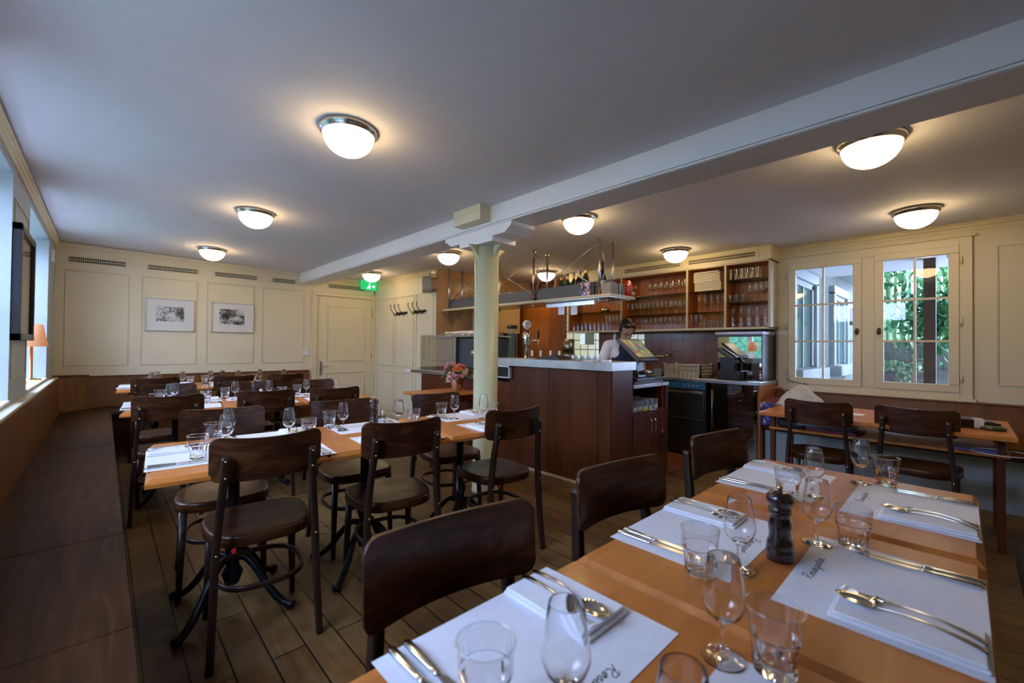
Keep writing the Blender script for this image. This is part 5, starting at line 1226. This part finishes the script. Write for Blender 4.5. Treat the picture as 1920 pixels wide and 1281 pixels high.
# ------------------------------------------------------------------ clutter on the window table, sill lamp, dark corner
def tabl(o, l, c, g=None): return tag(o, l, c, g)
tabl(MB().box(4.28, 4.40, .62, .83, .7455, .7475).build('green_sheet', mat('green paper', (.12, .45, .22), .7)), 'green and white sheet lying on the window table between the chairs', 'paper')
tabl(MB().box(4.12, 4.27, .52, .83, .7455, .749).build('white_sheets', PAPER), 'white sheets lying on the window table between the chairs', 'paper')
tabl(MB().box(4.41, 4.50, .66, .80, .7455, .7485).build('yellow_note', mat('yellow paper', (.75, .42, .04), .7)), 'yellow paper at the back of the window table', 'paper')
t = thing('notebook_pile', 'pile of notebooks and a pale calculator behind the right window chair', 'books', (4.46, .25, .7455), .1)
MB().box(-.10, .10, -.15, .15, 0, .02, .002).build('notebook', noisy('green grey cover', (.30, .36, .24), (.36, .42, .28), 10, .5), t); MB().box(-.08, .08, -.13, .10, .021, .036, .002).build('notebook', PAPER, t); MB().box(-.05, .05, -.02, .12, .037, .05, .003).build('calculator', WHITEC, t)
t = thing('cash_box', 'small black and white box at the right part of the window table', 'box', (4.15, .02, .7455), .1)
MB().box(-.09, .09, -.10, .08, 0, .055, .004).build('box_body', BLACK, t); MB().box(-.092, .0, -.104, -.06, .005, .06).build('white_side', WHITEC, t)
tabl(MB().lathe([(0, 0), (.055, 0), (.06, .012), (.045, .022), (0, .018)], 28).build('ash_dish', mat('dark olive dish', (.05, .05, .03), .3), loc=(4.08, -.13, .7455)), 'dark oval dish at the near right corner of the window table', 'dish')
m = MB()
for k in range(6): m.tube([(4.40-.01*k, -.02-.02*k, .752+.003*k), (4.30-.02*k, -.17+.005*k, .752+.003*k)], .010, 8)
tabl(m.build('pens', BLACK), 'dark bundle of pens at the right end of the window table', 'pens')
t = thing('handbag', 'dark red bag with blue trim on the window bench behind the left chair', 'bag', (4.90, 1.27, .4505))
MB().box(-.14, .14, -.12, .12, 0, .30, .05, seg=4).build('bag_body', mat('dark red leather', (.13, .02, .02), .4), t); MB().tube(smooth_path([(-.02, -.08, .29), (-.02, -.07, .37), (-.02, 0, .41), (-.02, .07, .37), (-.02, .08, .29)], 5), .009, 8).build('handle', mat('red brown strap', (.22, .05, .03), .4), t)
MB().box(-.16, -.05, .0, .13, .03, .27, .03, seg=3).build('blue_pouch', collage('blue print', [(0, (.02, .03, .16)), (.4, (.10, .14, .45)), (.7, (.02, .02, .06)), (.9, (.4, .4, .5))]), t)
m = MB(); n = 14; vs = []; fs = []
for j in range(n):
    for i in range(n):
        u, v = i/(n-1)-.5, j/(n-1)-.5; vs.append((u*.30, v*.34, .17*max(0, 1-(u*u+v*v)*3.4)+.012*math.sin(9*u+7*v)+.01*math.cos(13*v)+.003))
for j in range(n-1):
    for i in range(n-1): q = j*n+i; fs.append((q, q+1, q+n+1, q+n))
fs.append(tuple([i for i in range(n)]+[j*n+n-1 for j in range(1, n)]+[(n-1)*n+i for i in range(n-2, -1, -1)]+[j*n for j in range(n-2, 0, -1)])[::-1])
m.add(vs, fs, True); tabl(m.build('white_scarf', noisy('greyish white cloth', (.46, .46, .44), (.58, .58, .56), 30, .9), loc=(4.47, .98, .7455)), 'crumpled greyish white cloth on the window table behind the left chair', 'cloth')
for k, (c, l) in enumerate((((.20, .015, .03), 'dark red folder, lowest in the pile on the shelf under the window table'), ((.10, .10, .14), 'dark grey folder in the middle of the pile under the window table'), ((.42, .42, .52), 'pale grey folder on top of the pile under the window table'))):
    tabl(MB().box(-.13, .13, -.17, .17, 0, .018, .002).build('folder', mat('folder cover %d' % k, c, .4), loc=(4.17, .70+.03*k, .6055+.019*k), rot=.12*k-.1), l, 'folder')
tabl(MB().box(4.03, 4.40, .86, 1.06, .6055, .70, .02).build('dark_bag', BLACK), 'black bag on the shelf under the left part of the window table', 'bag')
tabl(MB().box(4.05, 4.28, -.19, .04, .6055, .614).build('blue_folder', mat('blue folder', (.10, .14, .42), .35)), 'blue folder on the shelf at the right end of the window table', 'folder')
tabl(MB().tube([(4.0+.12*math.cos(a), -.16+.13*math.sin(a), .62) for a in [2*PI*i/24 for i in range(24)]], .003, 6, True).build('white_cable', WHITEC), 'white cable loop over the blue folder', 'cable')
t = thing('wooden_stool', 'dark wooden stool at the right edge beyond the right table row', 'stool', (3.25, -.42, 0))
MB().box(-.17, .17, -.17, .17, .42, .45, .006).build('seat', BARW, t)
for sx in (-1, 1):
    for sy in (-1, 1): MB().box(sx*.14-.015, sx*.14+.015, sy*.14-.015, sy*.14+.015, 0, .42).build('leg', BARW, t)
tabl(MB().prism([(-.10, 0), (.10, .02), (.13, .10), (.05, .07), (-.06, .12), (-.12, .05)], -.06, .06, 'x', True).build('brown_scarf', mat('brown scarf', (.13, .08, .05), .9), loc=(3.2, -.36, .451)), 'brown scarf lying on the dark stool at the right edge', 'scarf')
NAVY = noisy('dark navy upholstery', (.006, .008, .016), (.012, .014, .026), 30, .8, .001)
t = thing('upholstered_bench', 'very dark navy upholstered bench along the window side of the right table row', 'bench', (0, 0, 0))
MB().box(.3, 2.6, -.62, -.14, .38, .50, .03, seg=3).build('seat', NAVY, t); MB().box(.3, 2.6, -.72, -.62, .38, .78, .03, seg=3).build('backrest', NAVY, t); MB().box(.35, 2.55, -.68, -.2, 0, .38).build('base', BLACK, t)
def sill_lamp(x, y, label):
    t = thing('table_lamp', label, 'lamp', (x, y, .872), 0, 'lamps on the left window sills')
    MB().lathe([(0, 0), (.07, 0), (.07, .012), (.012, .02), (.010, .34), (0, .34)], 24).build('base', BRASS, t)
    MB().lathe([(.112, .325), (.074, .54), (.072, .54), (.110, .325)], 40).build('lamp_shade', mat('warm lamp shade', (.55, .30, .16), .8, 0, 0, (1.0, .36, .12), .16), t)
    MB().ball((0, 0, .40), .03, 12).build('bulb', mat('lamp bulb', (1, .8, .6), .5, 0, 0, (1, .55, .22), 3.0), t)
sill_lamp(-.505, 6.20, 'small table lamp with orange shade on the far left window sill'); sill_lamp(-.58, 3.3, 'small table lamp with orange shade on the sill mirrored in the dark machine')
t = thing('sill_socket', 'small black plug lying on the far left window sill', 'plug', (-.52, 5.6, .8725)); MB().box(-.02, .02, -.03, .03, 0, .02, .004).build('plug', BLACK, t); MB().tube(smooth_path([(0, .03, .01), (.03, .15, .005), (-.02, .3, .005), (-.05, .4, .005)], 5), .003, 6).build('cable', BLACK, t)

# ------------------------------------------------------------------ person behind the bar
def capsules(m, chain, seg=16):
    # tapered capsule chain [(point, radius), ...]
    for (p, r), (q, r2) in zip(chain[:-1], chain[1:]):
        p, q = Vector(p), Vector(q); d = q-p; L_ = d.length; Q = Vector((0, 0, 1)).rotation_difference(d).to_matrix().to_4x4(); M = Matrix.Translation(p) @ Q
        pr = [(0, -r)]+[(r*math.cos(a), r*math.sin(a)) for a in [-PI/2+PI/2*i/4 for i in range(1, 5)]]+[(r2*math.cos(a), L_+r2*math.sin(a)) for a in [PI/2*i/4 for i in range(4)]]+[(0, L_+r2)]
        m.lathe(pr, seg, mtx=M)
def remesh(o, vox, it=4):
    r = o.modifiers.new('remesh', 'REMESH'); r.mode = 'VOXEL'; r.voxel_size = vox; r.use_smooth_shade = True
    k = o.modifiers.new('smooth', 'SMOOTH'); k.iterations = it; k.factor = .5
# local frame: person faces -Y, origin at feet; leaning forward over the work surface
pr_ = thing('person', 'person with dark hair, glasses, white t-shirt and navy apron looking down behind the bar', 'person', (4.26, 2.68, .006), math.radians(-38))
SKIN = noisy('skin', (.50, .27, .19), (.56, .32, .23), 12, .5)
m = MB()
def leg(s): return [((s*.085, .03, .86), .085), ((s*.09, .0, .48), .056), ((s*.09, .05, .10), .036), ((s*.09, .03, .05), .036), ((s*.095, -.13, .03), .028)]
for s_ in (-1, 1): capsules(m, leg(s_))
for sx in (-1, 1): capsules(m, [((sx*.06, .03, .90), .105), ((sx*.055, -.01, 1.04), .085), ((sx*.07, -.05, 1.18), .092), ((sx*.10, -.07, 1.255), .062), ((sx*.165, -.07, 1.262), .048)])
capsules(m, [((0, -.03, 1.10), .09), ((0, -.07, 1.24), .085), ((0, -.095, 1.31), .047), ((0, -.135, 1.375), .047)])
HC = Vector((0, -.175, 1.43)); HM = Matrix.Translation(HC) @ Matrix.Rotation(math.radians(34), 4, 'X')
m.ball((0, .015, .02), .092, 20, (.84, 1.02, 1.0), HM); m.ball((0, -.02, -.05), .068, 16, (.86, .95, .95), HM); m.ball((0, -.052, -.092), .026, 12, (1.1, .8, .8), HM)
capsules_head = [((0, -.088, .012), .009), ((0, -.108, -.022), .012), ((0, -.098, -.030), .012)]
mm = [(HM @ Vector(p), r) for p, r in capsules_head]; capsules(m, mm)
for sx in (-1, 1):
    m.ball((sx*.012, -.096, -.030), .008, 8, (1, 1, 1), HM); m.ball((sx*.080, .012, -.012), .020, 10, (.3, .7, 1.15), HM); m.ball((sx*.030, -.074, .012), .016, 10, (1.1, .7, .8), HM)
m.ball((0, -.090, -.055), .014, 10, (1.7, .6, .45), HM); m.ball((0, -.088, -.066), .012, 10, (1.5, .6, .5), HM)
for s_ in (-1, 1):
    E_ = (s_*.235, -.06, .985); Wp = (s_*.12, -.27, .955)
    capsules(m, [((s_*.175, -.07, 1.255), .048), ((s_*.215, -.065, 1.12), .042), (E_, .036), ((s_*.18, -.165, .965), .034), (Wp, .025)])
    capsules(m, [(Wp, .025), ((s_*.105, -.30, .950), .030), ((s_*.09, -.335, .945), .032)])
    for k, (dx, ln) in enumerate(((-.030, .062), (-.010, .072), (.010, .068), (.029, .052))):
        b = Vector((s_*.088+dx, -.352+.004*abs(k-1.3), .944)); capsules(m, [(b, .0095), (b+Vector((0, -ln*.5, .006)), .0088), (b+Vector((0, -ln*.82, -.006)), .008), (b+Vector((0, -ln, -.018)), .007)], 10)
    b = Vector((s_*.088-s_*.030, -.315, .943)); capsules(m, [(b, .012), (b+Vector((-s_*.022, -.025, .0)), .0105), (b+Vector((-s_*.028, -.052, -.008)), .009)], 10)
body = m.build('body', SKIN, pr_); remesh(body, .0055, 3)
m = MB()
for sx in (-1, 1): capsules(m, [((sx*.062, .03, .92), .118), ((sx*.058, -.01, 1.04), .100), ((sx*.072, -.05, 1.18), .104), ((sx*.10, -.072, 1.262), .070), ((sx*.172, -.07, 1.262), .060)]); capsules(m, [((sx*.175, -.07, 1.255), .060), ((sx*.222, -.066, 1.12), .060)])
capsules(m, [((0, -.03, 1.08), .10), ((0, -.065, 1.235), .095), ((0, -.08, 1.275), .070)])
sh_ = m.build('t_shirt', noisy('white jersey', (.74, .78, .88), (.80, .84, .93), 20, .9), pr_); remesh(sh_, .008, 4)
m = MB(); ap = [(-.13, 1.20), (.13, 1.20), (.17, 1.05), (.19, .62), (-.19, .62), (-.17, 1.05)]
vs = []; fs = []; 
for j, (w_, z_, y_) in enumerate(((.075, 1.27, -.163), (.12, 1.20, -.168), (.155, 1.08, -.158), (.165, .95, -.135), (.18, .70, -.12), (.19, .50, -.115))):
    for i in range(9): u = (i/8-.5)*2; vs.append((u*w_, y_+.055*u*u, z_))
k0 = len(vs); vs += [(x_, y_-.006, z_) for x_, y_, z_ in vs]
for j in range(5):
    for i in range(8): q = j*9+i; fs += [(q, q+1, q+10, q+9), (k0+q, k0+q+9, k0+q+10, k0+q+1)]
for i in range(8): fs += [(i, k0+i, k0+i+1, i+1), (45+i, 46+i, k0+46+i, k0+45+i)]
for j in range(5): fs += [(j*9, j*9+9, k0+j*9+9, k0+j*9), (j*9+8, k0+j*9+8, k0+j*9+17, j*9+17)]
m.add(vs, fs, True)
for sx in (-1, 1): m.tube(smooth_path([(sx*.07, -.165, 1.27), (sx*.065, -.13, 1.32), (sx*.05, -.06, 1.345), (0, -.02, 1.345)], 4), .008, 6)
m.build('apron', noisy('navy apron cloth', (.015, .022, .05), (.025, .035, .07), 25, .9), pr_)
HAIR = noisy('dark hair', (.010, .007, .006), (.022, .015, .012), 90, .45, .002)
m = MB(); m.ball((0, .034, .034), .097, 20, (.86, .96, .95), HM); m.ball((-.026, -.046, .078), .046, 14, (1.1, .75, .5), HM); m.ball((.034, -.040, .080), .042, 14, (1.0, .75, .5), HM); m.ball((0, .07, -.04), .062, 14, (1.05, .8, .9), HM)
for sx in (-1, 1): m.ball((sx*.072, -.002, .02), .032, 12, (.5, 1.1, 1.5), HM)
hr = m.build('hair', HAIR, pr_); remesh(hr, .005, 3)
m = MB(); 
for sx in (-1, 1):
    ring = [HM @ Vector((sx*.033+.024*math.cos(a), -.098+.004*abs(math.cos(a)), -.002+.017*math.sin(a))) for a in [2*PI*i/20 for i in range(20)]]; m.tube(ring, .0022, 6, True)
    m.tube([HM @ Vector((sx*.057, -.095, .003)), HM @ Vector((sx*.080, -.02, .002)), HM @ Vector((sx*.080, .01, .0))], .0022, 6)
m.tube([HM @ Vector((-.010, -.100, .0)), HM @ Vector((0, -.106, .003)), HM @ Vector((.010, -.100, .0))], .0022, 6)
m.build('glasses', BLACK, pr_)
for sx in (-1, 1): MB().ball((sx*.031, -.0835, .002), .0095, 10, (1, .7, .55), HM).build('eye', mat('eyes', (.05, .035, .03), .2), pr_)
m = MB()
for s_ in (-1, 1): capsules(m, [((s_*.085, .03, .88), .098), ((s_*.09, .0, .48), .072), ((s_*.09, .045, .12), .058)]); capsules(m, [((s_*.09, .045, .06), .045), ((s_*.095, -.14, .04), .036)])
m.ball((0, .03, .90), .125, 16, (1.3, .95, .9)); tr = m.build('trousers_and_shoes', NAVY, pr_); remesh(tr, .010, 3)
